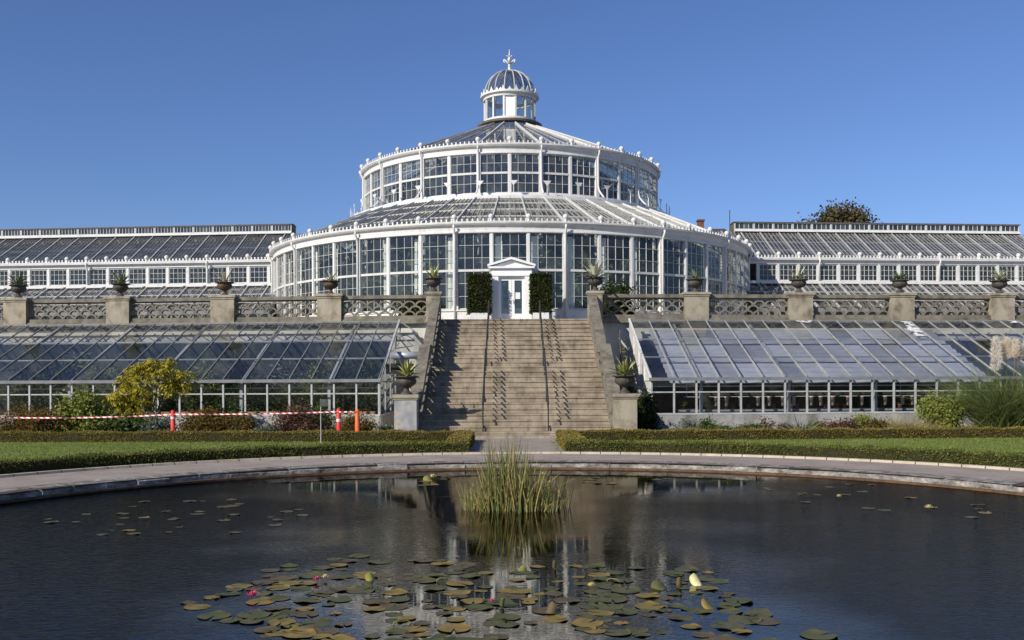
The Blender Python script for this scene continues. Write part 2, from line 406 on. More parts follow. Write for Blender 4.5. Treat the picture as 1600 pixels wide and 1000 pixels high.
def glare_patch_mat():  # bright light patches on the glass, put into the colour
    m, t, N, L = new_mat('patchy_painted_glare')
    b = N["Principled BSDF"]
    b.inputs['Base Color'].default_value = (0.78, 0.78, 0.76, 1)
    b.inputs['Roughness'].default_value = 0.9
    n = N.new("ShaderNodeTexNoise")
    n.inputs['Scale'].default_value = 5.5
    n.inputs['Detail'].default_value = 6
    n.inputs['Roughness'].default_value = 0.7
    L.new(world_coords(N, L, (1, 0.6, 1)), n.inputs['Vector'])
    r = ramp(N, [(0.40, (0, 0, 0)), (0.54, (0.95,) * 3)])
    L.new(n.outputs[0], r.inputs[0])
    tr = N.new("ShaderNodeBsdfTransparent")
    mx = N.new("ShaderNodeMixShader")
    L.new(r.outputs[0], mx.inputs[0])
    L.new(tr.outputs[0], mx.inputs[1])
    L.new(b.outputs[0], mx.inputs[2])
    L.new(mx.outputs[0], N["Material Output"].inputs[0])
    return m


M['glare_patch'] = glare_patch_mat()


def tape_mat():
    m, t, N, L = new_mat('striped_tape')
    b = N["Principled BSDF"]
    b.inputs['Roughness'].default_value = 0.4
    wv = N.new("ShaderNodeTexWave")
    wv.wave_type = 'BANDS'
    wv.bands_direction = 'DIAGONAL'
    wv.inputs['Scale'].default_value = 3.6
    L.new(world_coords(N, L), wv.inputs['Vector'])
    r = ramp(N, [(0.0, (0.72, 0.05, 0.04)), (0.5, (0.8, 0.8, 0.78))])
    r.color_ramp.interpolation = 'CONSTANT'
    L.new(wv.outputs[0], r.inputs[0])
    L.new(r.outputs[0], b.inputs['Base Color'])
    return m


M['tape'] = tape_mat()


# ------------------------------------------------------------------ objects
def total(p):
    v = Vector((0, 0, 0))
    while p:
        v += p.location
        p = p.parent
    return v


def link(o, parent=None, world=True):
    scn.collection.objects.link(o)
    if parent:
        o.parent = parent
        if world:
            o.location = -total(parent)
    return o


def tag(o, label=None, cat=None, group=None, kind=None):
    if label:
        o['label'] = label
    if cat:
        o['category'] = cat
    if group:
        o['group'] = group
    if kind:
        o['kind'] = kind
    return o


def thing(name, label, cat, loc=(0, 0, 0), rz=0, group=None):
    o = bpy.data.objects.new(name, None)
    o.empty_display_size = 0.3
    scn.collection.objects.link(o)
    o.location = loc
    o.rotation_euler = (0, 0, rz)
    return tag(o, label, cat, group)


class MB:
    def __init__(self):
        self.v = []
        self.f = []

    def poly(self, pts):
        i = len(self.v)
        self.v += [tuple(p) for p in pts]
        self.f.append(tuple(range(i, i + len(pts))))
        return self

    def hexa(self, p):
        i = len(self.v)
        self.v += [tuple(q) for q in p]
        for q in ((0, 3, 2, 1), (4, 5, 6, 7), (0, 1, 5, 4), (1, 2, 6, 5), (2, 3, 7, 6), (3, 0, 4, 7)):
            self.f.append(tuple(i + k for k in q))
        return self

    def box(self, x0, x1, y0, y1, z0, z1):
        return self.hexa([(x0, y0, z0), (x1, y0, z0), (x1, y1, z0), (x0, y1, z0), (x0, y0, z1), (x1, y0, z1), (x1, y1, z1), (x0, y1, z1)])

    def bar(self, a, b, w, h=None, up=(0, 0, 1)):
        h = h or w
        a, b = Vector(a), Vector(b)
        d = (b - a).normalized()
        u = Vector(up)
        if abs(d.dot(u)) > 0.98:
            u = Vector((0, 1, 0))
        s = d.cross(u).normalized() * (w / 2)
        n = s.cross(d).normalized() * (h / 2)
        return self.hexa([a - s - n, a + s - n, a + s + n, a - s + n, b - s - n, b + s - n, b + s + n, b - s + n])

    def tube(self, pts, r, n=8, caps=True):
        pts = [Vector(p) for p in pts]
        rs = r if isinstance(r, (list, tuple)) else [r] * len(pts)
        base = len(self.v)
        prev = None
        for k, p in enumerate(pts):
            d = (pts[min(k + 1, len(pts) - 1)] - pts[max(k - 1, 0)]).normalized()
            if prev is None:
                u = Vector((0, 0, 1)) if abs(d.z) < 0.9 else Vector((1, 0, 0))
                s = d.cross(u).normalized()
            else:
                s = (prev - d * prev.dot(d)).normalized()
            prev = s
            t = d.cross(s)
            for j in range(n):
                a = 2 * PI * j / n
                self.v.append(tuple(p + (s * math.cos(a) + t * math.sin(a)) * rs[k]))
        for k in range(len(pts) - 1):
            for j in range(n):
                j2 = (j + 1) % n
                self.f.append((base + k * n + j, base + k * n + j2, base + (k + 1) * n + j2, base + (k + 1) * n + j))
        if caps:
            self.f.append(tuple(base + j for j in reversed(range(n))))
            self.f.append(tuple(base + (len(pts) - 1) * n + j for j in range(n)))
        return self

    def lathe(self, prof, n=24, c=(0, 0, 0), flute=None, a0=0.0, a1=2 * PI):
        """prof: (radius, z); flute(k, angle) scales the radius."""
        base = len(self.v)
        closed = abs(a1 - a0 - 2 * PI) < 1e-6
        m = n if closed else n + 1
        for k, (r, z) in enumerate(prof):
            for j in range(m):
                a = a0 + (a1 - a0) * j / n
                rr = r * (flute(k, a) if flute else 1)
                self.v.append((c[0] + rr * math.sin(a), c[1] - rr * math.cos(a), c[2] + z))
        for k in range(len(prof) - 1):
            for j in range(n):
                j2 = (j + 1) % m
                self.f.append((base + k * m + j, base + k * m + j2, base + (k + 1) * m + j2, base + (k + 1) * m + j))
        return self

    def xf(self, fn):
        self.v = [fn(*p) for p in self.v]
        return self

    def mesh(self, name, mat, smooth=False):
        me = bpy.data.meshes.new(name)
        me.from_pydata(self.v, [], self.f)
        me.materials.append(mat)
        if smooth:
            me.polygons.foreach_set('use_smooth', [True] * len(me.polygons))
        me.update()
        return me

    def build(self, name, mat, parent=None, world=True, smooth=False):
        return link(bpy.data.objects.new(name, self.mesh(name, mat, smooth)), parent, world)


def inst(name, me, parent, loc, rz=0.0):
    o = bpy.data.objects.new(name, me)
    scn.collection.objects.link(o)
    o.parent = parent
    o.location = loc
    o.rotation_euler = (0, 0, rz)
    return o


def np_mesh(name, verts, faces, mat):
    """verts (n,3); faces (m,k)."""
    me = bpy.data.meshes.new(name)
    n, m, k = len(verts), len(faces), faces.shape[1]
    me.vertices.add(n)
    me.vertices.foreach_set('co', verts.astype(np.float32).ravel())
    me.loops.add(m * k)
    me.loops.foreach_set('vertex_index', faces.astype(np.int32).ravel())
    me.polygons.add(m)
    me.polygons.foreach_set('loop_start', np.arange(0, m * k, k, dtype=np.int32))
    me.polygons.foreach_set('loop_total', np.full(m, k, dtype=np.int32))
    me.materials.append(mat)
    me.update(calc_edges=True)
    return me


def unit(a):
    return a / np.maximum(1e-9, np.linalg.norm(a, axis=1, keepdims=True))


def leaf_mesh(name, mat, pts, length, width, dirs=None, jitter=1.0):
    """One small pointed leaf per point."""
    n = len(pts)
    d = nrg.normal(size=(n, 3)) * jitter
    if dirs is not None:
        d = d + dirs
    d = unit(d)
    s = unit(np.cross(d, nrg.normal(size=(n, 3))))
    ln = length * nrg.uniform(0.6, 1.3, (n, 1))
    wd = width * nrg.uniform(0.6, 1.3, (n, 1))
    nn = np.cross(d, s)
    mid = pts + d * ln * 0.5 + nn * ln * 0.08
    v = np.stack([pts, mid + s * wd * 0.5, pts + d * ln, mid - s * wd * 0.5], axis=1).reshape(-1, 3)
    f = np.arange(4 * n).reshape(n, 4)
    return np_mesh(name, v, f, mat)


def leaf_obj(name, mat, pts, length, width, parent=None, dirs=None, jitter=1.0, world=False):
    return link(bpy.data.objects.new(name, leaf_mesh(name, mat, pts, length, width, dirs, jitter)), parent, world)


def blade_mesh(name, mat, base, dirs, length, width, bend=0.5, seg=4, out=None):
    """Long thin blades: rise along dirs and bend over outwards."""
    n = len(base)
    ln = length if isinstance(length, np.ndarray) else np.full(n, length)
    ln = ln[:, None]
    wd = width if isinstance(width, np.ndarray) else np.full(n, width)
    d = unit(dirs)
    o = out if out is not None else unit(np.concatenate([d[:, :2], np.zeros((n, 1))], axis=1) + nrg.normal(size=(n, 3)) * [0.3, 0.3, 0])
    b = bend * nrg.uniform(0.3, 1.3, (n, 1))
    s = unit(np.cross(d, nrg.normal(size=(n, 3))))
    rows = []
    for k in range(seg + 1):
        t = k / seg
        p = base + d * ln * t + (o * 0.8 - np.array([0, 0, 0.55])) * ln * b * t * t
        w_ = (wd * (1 - t) ** 0.7 * 0.5 + 0.0006)[:, None]
        rows.append(p - s * w_)
        rows.append(p + s * w_)
    v = np.stack(rows, axis=1).reshape(-1, 3)
    m = 2 * (seg + 1)
    f = []
    for k in range(seg):
        f.append(np.array([2 * k, 2 * k + 1, 2 * k + 3, 2 * k + 2]))
    f = (np.arange(n)[:, None, None] * m + np.array(f)[None]).reshape(-1, 4)
    return np_mesh(name, v, f, mat)


def clumpy(n, rad, k=14, spread=0.3, hollow=0.55, zmin=-1.0):
    """Points in a crown: clumps scattered through an ellipsoid of radii rad."""
    c = unit(nrg.normal(size=(k * 3, 3)))
    c = c * (hollow + (1 - hollow) * nrg.uniform(0, 1, (k * 3, 1)) ** 0.5) * 0.85
    c = c[c[:, 2] > zmin][:k]
    size = nrg.uniform(0.6, 1.3, len(c))
    i = nrg.integers(0, len(c), n)
    p = c[i] + nrg.normal(size=(n, 3)) * spread * size[i][:, None] * 0.55
    return p * np.array(rad)


def X(px, Y):
    return (px - 800) / F * Y


def Z(py, Y):
    return 1.6 + (597 - py) * Y / F


# ================================================================== SETTING
PC = (0.2, 11.5)          # centre of the round pond
PR = 8.2


def ring(name, mat, r0, r1, z, a0=0, a1=2 * PI, n=128, kind='structure'):
    mb = MB()
    mb.lathe([(r0, 0), (r1, 0)], n, (PC[0], PC[1], z), a0=a0, a1=a1)
    o = mb.build(name, mat)
    if kind:
        tag(o, kind=kind)
    return o


mb = MB()
mb.lathe([(PR, 0), (9.5, 0), (11, 0), (16, 0), (30, 0), (80, 0), (300, 0), (1500, 0)], 128, (PC[0], PC[1], 0))
tag(mb.build('ground', M['soil']), kind='structure')
ring('gravel_path', M['gravel'], 8.72, 10.45, 0.006)
mb = MB()
mb.box(-1.02, 1.18, 21.3, 26.9, 0.0, 0.011)
mb.box(-5.2, 5.4, 26.98, 28.3, 0.0, 0.009)
tag(mb.build('garden_walk', M['gravel']), kind='structure')
# coping of separate granite blocks round the water
mb = MB()
nb = 90
for i in range(nb):
    a0 = 2 * PI * (i + 0.004) / nb
    a1 = 2 * PI * (i + 0.996) / nb
    dz = rng.uniform(-0.012, 0.012)
    ri = PR + rng.uniform(-0.03, 0.02)
    mb.lathe([(ri, -0.3), (ri - 0.005, -0.035 + dz), (ri + 0.06, -0.004 + dz), (8.62, 0.014 + dz * 0.3), (8.74, 0.0)], 4, (PC[0], PC[1], 0), a0=a0, a1=a1)
tag(mb.build('pond_coping', M['granite']), kind='structure')
mb = MB()
mb.lathe([(PR - 0.05, -1.0), (PR - 0.06, -0.10), (PR + 0.03, -0.095)], 128, (PC[0], PC[1], 0))
tag(mb.build('pond_wall', M['pondwall']), kind='structure')
mb = MB()
for i in range(150):
    a0 = 2 * PI * (i + 0.02) / 150
    a1 = 2 * PI * (i + 0.98) / 150
    mb.lathe([(10.42, 0), (10.43, 0.05), (10.56, 0.05), (10.57, 0)], 2, (PC[0], PC[1], 0), a0=a0, a1=a1)
tag(mb.build('path_edging', M['edging']), kind='structure')
WZ = -0.135
mb = MB()
mb.lathe([(0.001, 0), (3, 0), (6, 0), (PR + 0.02, 0)], 128, (PC[0], PC[1], WZ))
tag(mb.build('pond_water', M['water']), kind='structure')
HK = 0.05                                         # the garden's straight lines run slightly back to both sides


def lawn_pts(side, n):
    xs = nrg.uniform(1.0, 17.0, n)
    y0 = np.where(xs < 11.2, PC[1] + np.sqrt(np.maximum(0, 11.05 ** 2 - (side * xs - PC[0]) ** 2)), PC[1] + 0.5)
    y1 = 26.6 + HK * xs
    ys = y0 + (y1 - y0) * nrg.uniform(0, 1, n)
    keep = nrg.uniform(0, 11, n) < (y1 - y0)
    return np.stack([side * xs, ys, np.full(n, 0.004)], axis=1)[keep]


for side in (-1, 1):
    mb = MB()
    pts0, pts1 = [], []
    for i in range(33):
        x = 1.0 + 17 * i / 32
        dx = side * x - PC[0]
        y0 = PC[1] + math.sqrt(max(0, 11.0 ** 2 - dx * dx))
        pts0.append((side * x, y0, 0.004))
        pts1.append((side * x, 26.7 + HK * x, 0.004))
    for i in range(32):
        mb.poly([pts0[i], pts0[i + 1], pts1[i + 1], pts1[i]])
    tag(mb.build('lawn', M['lawn']), kind='structure')
bp_ = np.concatenate([lawn_pts(-1, 60000), lawn_pts(1, 60000)])
n = len(bp_)
dd = nrg.normal(size=(n, 3)) * [0.45, 0.45, 0] + [0, 0, 1]
o = link(bpy.data.objects.new('grass', blade_mesh('grass', M['blade'], bp_, dd, nrg.uniform(0.025, 0.06, n), 0.012, 0.3, 1)))
tag(o, 'short mown grass of the two curved lawns', 'grass', kind='stuff')


# ------------------------------------------------------------------ hedges
def hedge(label, path, wdt, hgt, mat, dens=2200, leaf=0.035):
    """path: world points along the hedge's middle line."""
    P = [Vector((p[0], p[1], 0)) for p in path]
    root = thing('hedge', label, 'hedge', (P[0].x, P[0].y, 0), group='clipped box hedges')
    core = MB()
    L_, R_ = [], []
    for i, p in enumerate(P):
        d = (P[min(i + 1, len(P) - 1)] - P[max(i - 1, 0)]).normalized()
        s = Vector((d.y, -d.x, 0))
        L_.append(p - s * (wdt / 2))
        R_.append(p + s * (wdt / 2))
    c = 0.025
    for i in range(len(P) - 1):
        a, b_, e, g = L_[i].lerp(R_[i], 0.06), R_[i].lerp(L_[i], 0.06), R_[i + 1].lerp(L_[i + 1], 0.06), L_[i + 1].lerp(R_[i + 1], 0.06)
        z0, z1 = 0, hgt - c
        core.hexa([(a.x, a.y, z0), (b_.x, b_.y, z0), (e.x, e.y, z0), (g.x, g.y, z0), (a.x, a.y, z1), (b_.x, b_.y, z1), (e.x, e.y, z1), (g.x, g.y, z1)])
    core.build('branches', M['hedge_core'], root)
    pts, dr = [], []

    def wave(x, y):
        return 0.02 * np.sin(x * 3.1 + y * 2) + 0.017 * np.sin(x * 9.3 - y * 6) + 0.013 * np.sin(x * 23 + y * 17)
    for i in range(len(P) - 1):
        seg = (P[i + 1] - P[i]).length
        for face in ('top', 'l', 'r', 'e0', 'e1'):
            if face == 'e0' and i > 0 or face == 'e1' and i < len(P) - 2:
                continue
            area = seg * (wdt if face == 'top' else hgt) if face[0] != 'e' else wdt * hgt
            k = max(1, int(dens * area))
            t = nrg.uniform(0, 1, (k, 1))
            u = nrg.uniform(0, 1, (k, 1))
            l0, l1, r0, r1 = (np.array(q) for q in (L_[i], L_[i + 1], R_[i], R_[i + 1]))
            if face == 'top':
                p = (l0 * (1 - t) + l1 * t) * (1 - u) + (r0 * (1 - t) + r1 * t) * u
                nrm = np.tile([0, 0, 1.0], (k, 1))
                p[:, 2] = hgt
            elif face in 'lr':
                q0, q1 = (l0, l1) if face == 'l' else (r0, r1)
                p = q0 * (1 - t) + q1 * t
                out = (l0 - r0) if face == 'l' else (r0 - l0)
                nrm = np.tile(out / np.linalg.norm(out), (k, 1))
                p[:, 2] = hgt * u[:, 0]
            else:
                q0, q1 = (l0, r0) if face == 'e0' else (l1, r1)
                p = q0 * (1 - t) + q1 * t
                d = np.array((P[i] - P[i + 1]) if face == 'e0' else (P[i + 1] - P[i]))
                nrm = np.tile(d / np.linalg.norm(d), (k, 1))
                p[:, 2] = hgt * u[:, 0]
            off = nrg.normal(size=(k, 1)) * 0.013 - 0.02 + wave(p[:, 0] + p[:, 2] * 2, p[:, 1])[:, None]
            p = p + nrm * off
            pts.append(p)
            dr.append(nrm)
    pts = np.concatenate(pts)
    pts[:, 2] = np.maximum(pts[:, 2], 0.005)
    leaf_obj('foliage', mat, pts, leaf, leaf * 0.7, root, np.concatenate(dr) * 0.8 + [0, 0, 0.25], world=True)
    return root


def arc_path(side, r, a0, a1, n):
    return [(PC[0] + side * r * math.sin(a0 + (a1 - a0) * i / n), PC[1] + r * math.cos(a0 + (a1 - a0) * i / n)) for i in range(n + 1)]


hedge('low clipped green hedge curving round the pond path on the yellow tree side', arc_path(-1, 10.92, R(6.2), R(96), 40), 0.46, 0.25, M['box_green'])
hedge('low clipped green hedge curving round the pond path on the pampas grass side', arc_path(1, 10.92, R(5.4), R(96), 40), 0.46, 0.25, M['box_green'])
hedge('straight bronzed box hedge behind the lawn below the striped barrier tape', [(-1.28, 22.6), (-1.28, 25.0), (-1.28, 26.8)] + [(-1.5 - 1.5 * i, 26.86 + HK * (1.5 * i)) for i in range(13)], 0.48, 0.27, M['box_brown'])
hedge('straight bronzed box hedge behind the lawn below the pampas grass', [(1.46, 22.6), (1.46, 25.0), (1.46, 26.8)] + [(1.7 + 1.5 * i, 26.86 + HK * (1.5 * i)) for i in range(13)], 0.48, 0.27, M['box_brown'])

# ================================================================== TERRACE AND STAIRS
TZ = 3.94
K = 0.09
AX = 0.1                                         # the staircase's middle line
SX0, SX1 = AX - 2.75, AX + 2.75
YT = 36.95                                       # front edge of the terrace


def TF(side):
    return lambda u, y, z: (AX + side * u, y + K * u, z)


mb = MB()
mb.poly([(AX - 60, YT + K * 60 + 0.3, TZ), (AX - 3.3, YT + K * 3.3 + 0.3, TZ), (AX + 3.3, YT + K * 3.3 + 0.3, TZ), (AX + 60, YT + K * 60 + 0.3, TZ), (AX + 60, 75, TZ), (AX - 60, 75, TZ)])
mb.poly([(SX0, 36.82, TZ), (SX1, 36.82, TZ), (AX + 3.3, YT + K * 3.3 + 0.3, TZ), (AX - 3.3, YT + K * 3.3 + 0.3, TZ)])
tag(mb.build('terrace', M['flag']), kind='structure')
# stairs
st = thing('stone_staircase', 'broad sandstone staircase of two flights with pierced parapets rising to the white door', 'staircase', (AX, 28.5, 0))
NR = 12
RH = TZ / 24
T1, T2 = 0.31, 0.325
LY = 28.5 + T1 * (NR - 1)                        # landing's front edge
UY = LY + 1.2
edges = [28.5 + T1 * i for i in range(NR)] + [UY + T2 * i for i in range(NR)]
for i, y in enumerate(edges):
    y2 = edges[i + 1] if i < 23 else YT + 0.6
    mb = MB()
    z0, z1 = RH * i, RH * (i + 1)
    mb.box(SX0 - 0.02, SX1 + 0.02, y + 0.025, y2 + 0.06, z0, z1 - 0.05)
    # worn nosing slab of uneven stones
    xs = [SX0 - 0.02, SX0 + rng.uniform(1.0, 1.9), AX + rng.uniform(-0.5, 0.6), SX1 - rng.uniform(1.0, 1.7), SX1 + 0.02]
    for a, b in zip(xs, xs[1:]):
        dz = rng.uniform(-0.006, 0.004)
        dy = rng.uniform(-0.008, 0.008)
        mb.box(a + 0.004, b - 0.004, y + dy, y2 + 0.05, z1 - 0.05, z1 + dz)
    mb.build('step', M['step'], st)
mb = MB()
mb.box(-1.55, 1.85, 27.95, 28.52, 0.0, 0.07)
mb.build('threshold_slab', M['step'], st)


def nose(y):                                     # height of the line through the step edges
    if y < LY:
        return RH + (y - 28.5) / T1 * RH
    if y < UY:
        return RH * NR
    return RH * (NR + 1) + (y - UY) / T2 * RH


def lattice(mb, u0, u1, rows, rw, rh, th, fn, band=0.05, y0=0.0):
    """Fish-scale tracery: rows of half-round arches, each row shifted by half an arch. fn maps (u, depth, v)."""
    n = max(1, round((u1 - u0) / rw))
    w_ = (u1 - u0) / n
    ro = w_ * 0.53
    ns = 10
    for r in range(rows):
        sh = 0.5 * w_ * (r % 2)
        for i in range(-1, n + 1):
            cx = u0 + (i + 0.5) * w_ + sh
            prev = None
            for k in range(ns + 1):
                a = PI * k / ns
                q = []
                for rr in (ro, ro - band):
                    uu = cx - rr * math.cos(a)
                    vv = y0 + r * rh + rr * math.sin(a) * (rh * 1.04 / ro)
                    q.append((min(max(uu, u0), u1), min(vv, y0 + rows * rh)))
                if prev and not (q[0][0] == prev[0][0] and q[1][0] == prev[1][0]):
                    (a0, b0), (a1, b1) = prev, q
                    mb.hexa([fn(a0[0], 0, a0[1]), fn(a1[0], 0, a1[1]), fn(b1[0], 0, b1[1]), fn(b0[0], 0, b0[1]),
                             fn(a0[0], th, a0[1]), fn(a1[0], th, a1[1]), fn(b1[0], th, b1[1]), fn(b0[0], th, b0[1])])
                prev = q
    return mb


PH = 0.86
for side in (-1, 1):
    for (ya, yb, wd) in ((28.6, LY + 0.05, 0.27), (LY + 0.05, UY, 0.27), (UY, 36.7, 0.24)):
        xi, xo = 2.76, 2.76 + wd
        h0 = nose(ya + 1e-4)
        h1 = nose(yb - 1e-4)
        zz = lambda y: h0 + (h1 - h0) * (y - ya) / (yb - ya)
        mb = MB()

        def seg(x0, x1, zb, zt, grow=0.0):
            pts = []
            for top in (0, 1):
                for (x, y) in ((x0, ya), (x1, ya), (x1, yb), (x0, yb)):
                    z = zz(y) + (zt if top else zb)
                    pts.append((AX + side * x, y, z if top else (max(0, z) if zb > -0.2 else 0)))
            mb.hexa(pts)
        seg(xi, xo, -1, 0.13)
        cur = mb.build('parapet_curb', M['stone'], st)
        mb = MB()
        seg(xi - 0.03, xo + 0.05, 0.60, PH)
        mb.build('parapet_coping', M['stone'], st)
        mb = MB()
        xm = xi + 0.06
        lattice(mb, ya, yb, 2, 0.52, 0.235, 0.06, lambda u, d, v: (AX + side * (xm + d), u, zz(u) + v), band=0.045, y0=0.13)
        mb.build('parapet_tracery', M['stone'], st)


def newel(px0, px1, y0, y1, z0, z1, mat, name='newel_post', cap=0.06, parent=st):
    p = MB().box(px0, px1, y0, y1, z0, z1 - 0.14).box(px0 - 0.03, px1 + 0.03, y0 - 0.03, y1 + 0.03, z0, z0 + 0.16 if z1 - z0 > 1.15 else z0 + 0.08).build(name, mat, parent)
    c = MB().box(px0 - cap, px1 + cap, y0 - cap, y1 + cap, z1 - 0.09, z1).box(px0 - cap * 0.5, px1 + cap * 0.5, y0 - cap * 0.5, y1 + cap * 0.5, z1 - 0.14, z1 - 0.09)
    c.build('cap', mat if mat != M['patched'] else M['pier'], p)
    return p


newel(AX - 3.43, AX - 2.80, 27.95, 28.58, 0, 1.26, M['patched'])
newel(AX + 2.80, AX + 3.43, 27.95, 28.58, 0, 1.26, M['pier'])
newel(AX - 3.27, AX - 2.75, 36.72, 37.22, TZ - 0.1, 4.97, M['pier'])
newel(AX + 2.75, AX + 3.27, 36.72, 37.22, TZ - 0.1, 4.97, M['pier'])
# iron handrails
for hx, lab in ((-0.95, 'dark iron stair handrail in line with the shaded side of the white door'),
                (0.95, 'dark iron stair handrail in line with the sunlit side of the white door')):
    hr = thing('handrail', lab, 'handrail', (AX + hx, 28.5, 0), group='iron handrails on the stairs')
    x = AX + hx
    for (ya, yb) in ((28.7, LY + 0.1), (UY + 0.1, 37.1)):
        h0, h1 = nose(ya), (nose(yb) if yb < 36.8 else TZ)
        if yb < UY:
            h1 = RH * NR
        for k in range(3):
            t = (0.02, 0.5, 0.98)[k]
            y = ya + (yb - ya) * t
            zb = nose(y) - RH * 0.9 if y < 36.6 else TZ
            MB().tube([(x, y, zb), (x, y, h0 + (h1 - h0) * t + 0.72)], 0.020, 8).build('post', M['iron'], hr)
        for hh, r_ in ((0.72, 0.024), (0.38, 0.016)):
            MB().tube([(x, ya - 0.1, h0 + hh - 0.04), (x, ya, h0 + hh), (x, yb, h1 + hh), (x, yb + 0.1, h1 + hh)], r_, 8).build('bar', M['iron'], hr)

# terrace walls and balustrades
PIERS = {-1: [7.0, 11.15, 15.3, 19.45, 23.6], 1: [6.9, 10.95, 14.98, 19.03, 23.1]}             # pier centres measured from the stairs
for side in (-1, 1):
    T = TF(side)
    where = 'yellow tree' if side < 0 else 'pampas grass'
    tw = thing('terrace_wall', 'pale plastered terrace wall behind the lean-to glasshouse on the %s side' % where, 'wall', T(10, YT, 0))
    MB().box(3.25, 40, YT + 0.1, YT + 0.5, 0, TZ - 0.12).xf(T).build('wall_face', M['plaster'], tw)
    MB().box(3.25, 40, YT - 0.12, YT + 0.55, TZ - 0.12, TZ + 0.05).xf(T).build('string_course', M['stone'], tw)
    MB().box(2.8, 3.25, 36.8, YT + 0.9, 0, TZ - 0.15).box(3.02, 3.25, 28.62, 36.8, 0, 0.9).xf(T).build('return_wall', M['plaster'], tw)
    mb = MB()                                     # flank of the stairs
    zs = lambda y: nose(y) - 0.1
    mb.poly([T(3.28, 28.7, 0), T(3.28, 28.7, 0.2), T(3.28, LY, RH * NR - 0.1), T(3.28, UY, RH * NR - 0.1), T(3.28, 36.9, TZ - 0.1), T(3.28, 36.9, 0)])
    bl = thing('stone_balustrade', 'weathered stone balustrade with fish-scale tracery above the glasshouse on the %s side' % where, 'balustrade', T(10, YT, TZ))
    zb, zt = TZ + 0.05, 4.90
    PU = PIERS[side]
    us = [3.27] + PU
    MB().box(3.2, 27, YT - 0.06, YT + 0.38, zb, zb + 0.13).xf(T).build('base_course', M['stone'], bl)
    for i in range(len(PU)):
        a = us[i] + (0.46 if i else 0.0)
        b = us[i + 1] - 0.46
        mb = MB()
        lattice(mb, a, b, 3, 0.47, 0.19, 0.16, lambda u, d, v: T(u, YT + 0.08 + d, v), band=0.068, y0=zb + 0.13)
        mb.build('tracery_panel', M['stone'], bl)
        MB().box(a, b, YT - 0.03, YT + 0.35, zt - 0.13, zt).box(a, b, YT + 0.03, YT + 0.3, zt - 0.17, zt - 0.13).xf(T).build('top_rail', M['stone'], bl)
    for u in PU:
        p = MB().box(u - 0.46, u + 0.46, YT - 0.17, YT + 0.5, zb - 0.12, zt - 0.02).xf(T).build('pier', M['pier'], bl)
        MB().box(u - 0.53, u + 0.53, YT - 0.24, YT + 0.57, zt - 0.02, zt + 0.07).box(u - 0.49, u + 0.49, YT - 0.2, YT + 0.53, zt - 0.09, zt - 0.02).xf(T).build('cap', M['pier'], p)


# ------------------------------------------------------------------ urns and agaves
def urn_mesh(mat, name='urn'):
    prof = [(0.17, 0), (0.17, 0.04), (0.13, 0.06), (0.075, 0.12), (0.06, 0.17), (0.09, 0.19), (0.09, 0.205), (0.16, 0.23), (0.255, 0.30), (0.285, 0.37), (0.27, 0.42),
            (0.255, 0.45), (0.30, 0.475), (0.355, 0.49), (0.36, 0.515), (0.33, 0.525), (0.27, 0.51), (0.24, 0.47), (0.0, 0.46)]
    mb = MB()
    mb.lathe(prof, 48, flute=lambda k, a: 1 + (0.035 * abs(math.sin(a * 8)) if 7 <= k <= 10 else 0))
    return mb


def agave(label, loc, mat, r, h, n, spread, seed):
    rn = random.Random(seed)
    mb = MB()
    for i in range(n):
        t = i / n
        a = i * 2.399963 + rn.uniform(-0.2, 0.2)
        el = R(12 + (82 - 12) * (1 - (1 - t) ** 1.0) * spread + (1 - spread) * 60 * t) + rn.uniform(-0.1, 0.1)
        ln = (r if el < 0.8 else h) * rn.uniform(0.8, 1.1)
        wd = 0.085 * (0.75 + 0.5 * rn.random()) * (r / 0.4) ** 0.5
        dx, dy = math.sin(a), -math.cos(a)
        sx, sy = -dy, dx
        base = len(mb.v)
        segs = 5
        for k in range(segs + 1):
            q = k / segs
            wv = wd * (0.6 + 1.0 * q * (1 - q) * 1.6) * (1 - q ** 3) + 0.004
            cu = el + (0.35 if el > 0.7 else 0.5) * (0.2 - q) * 0.6
            rad = 0.03 + ln * q * math.cos(cu)
            z = 0.02 + ln * q * math.sin(max(cu, -0.25))
            for s_, lift in ((-1, 0.25), (0, 0), (1, 0.25)):
                mb.v.append((dx * rad + sx * wv * 0.5 * s_, dy * rad + sy * wv * 0.5 * s_, z + lift * wv))
        for k in range(segs):
            for j in range(2):
                p = base + k * 3 + j
                mb.f.append((p, p + 1, p + 4, p + 3))
    o = mb.build('agave', mat)
    o.location = loc
    return tag(o, label, 'plant', 'agaves in the urns')


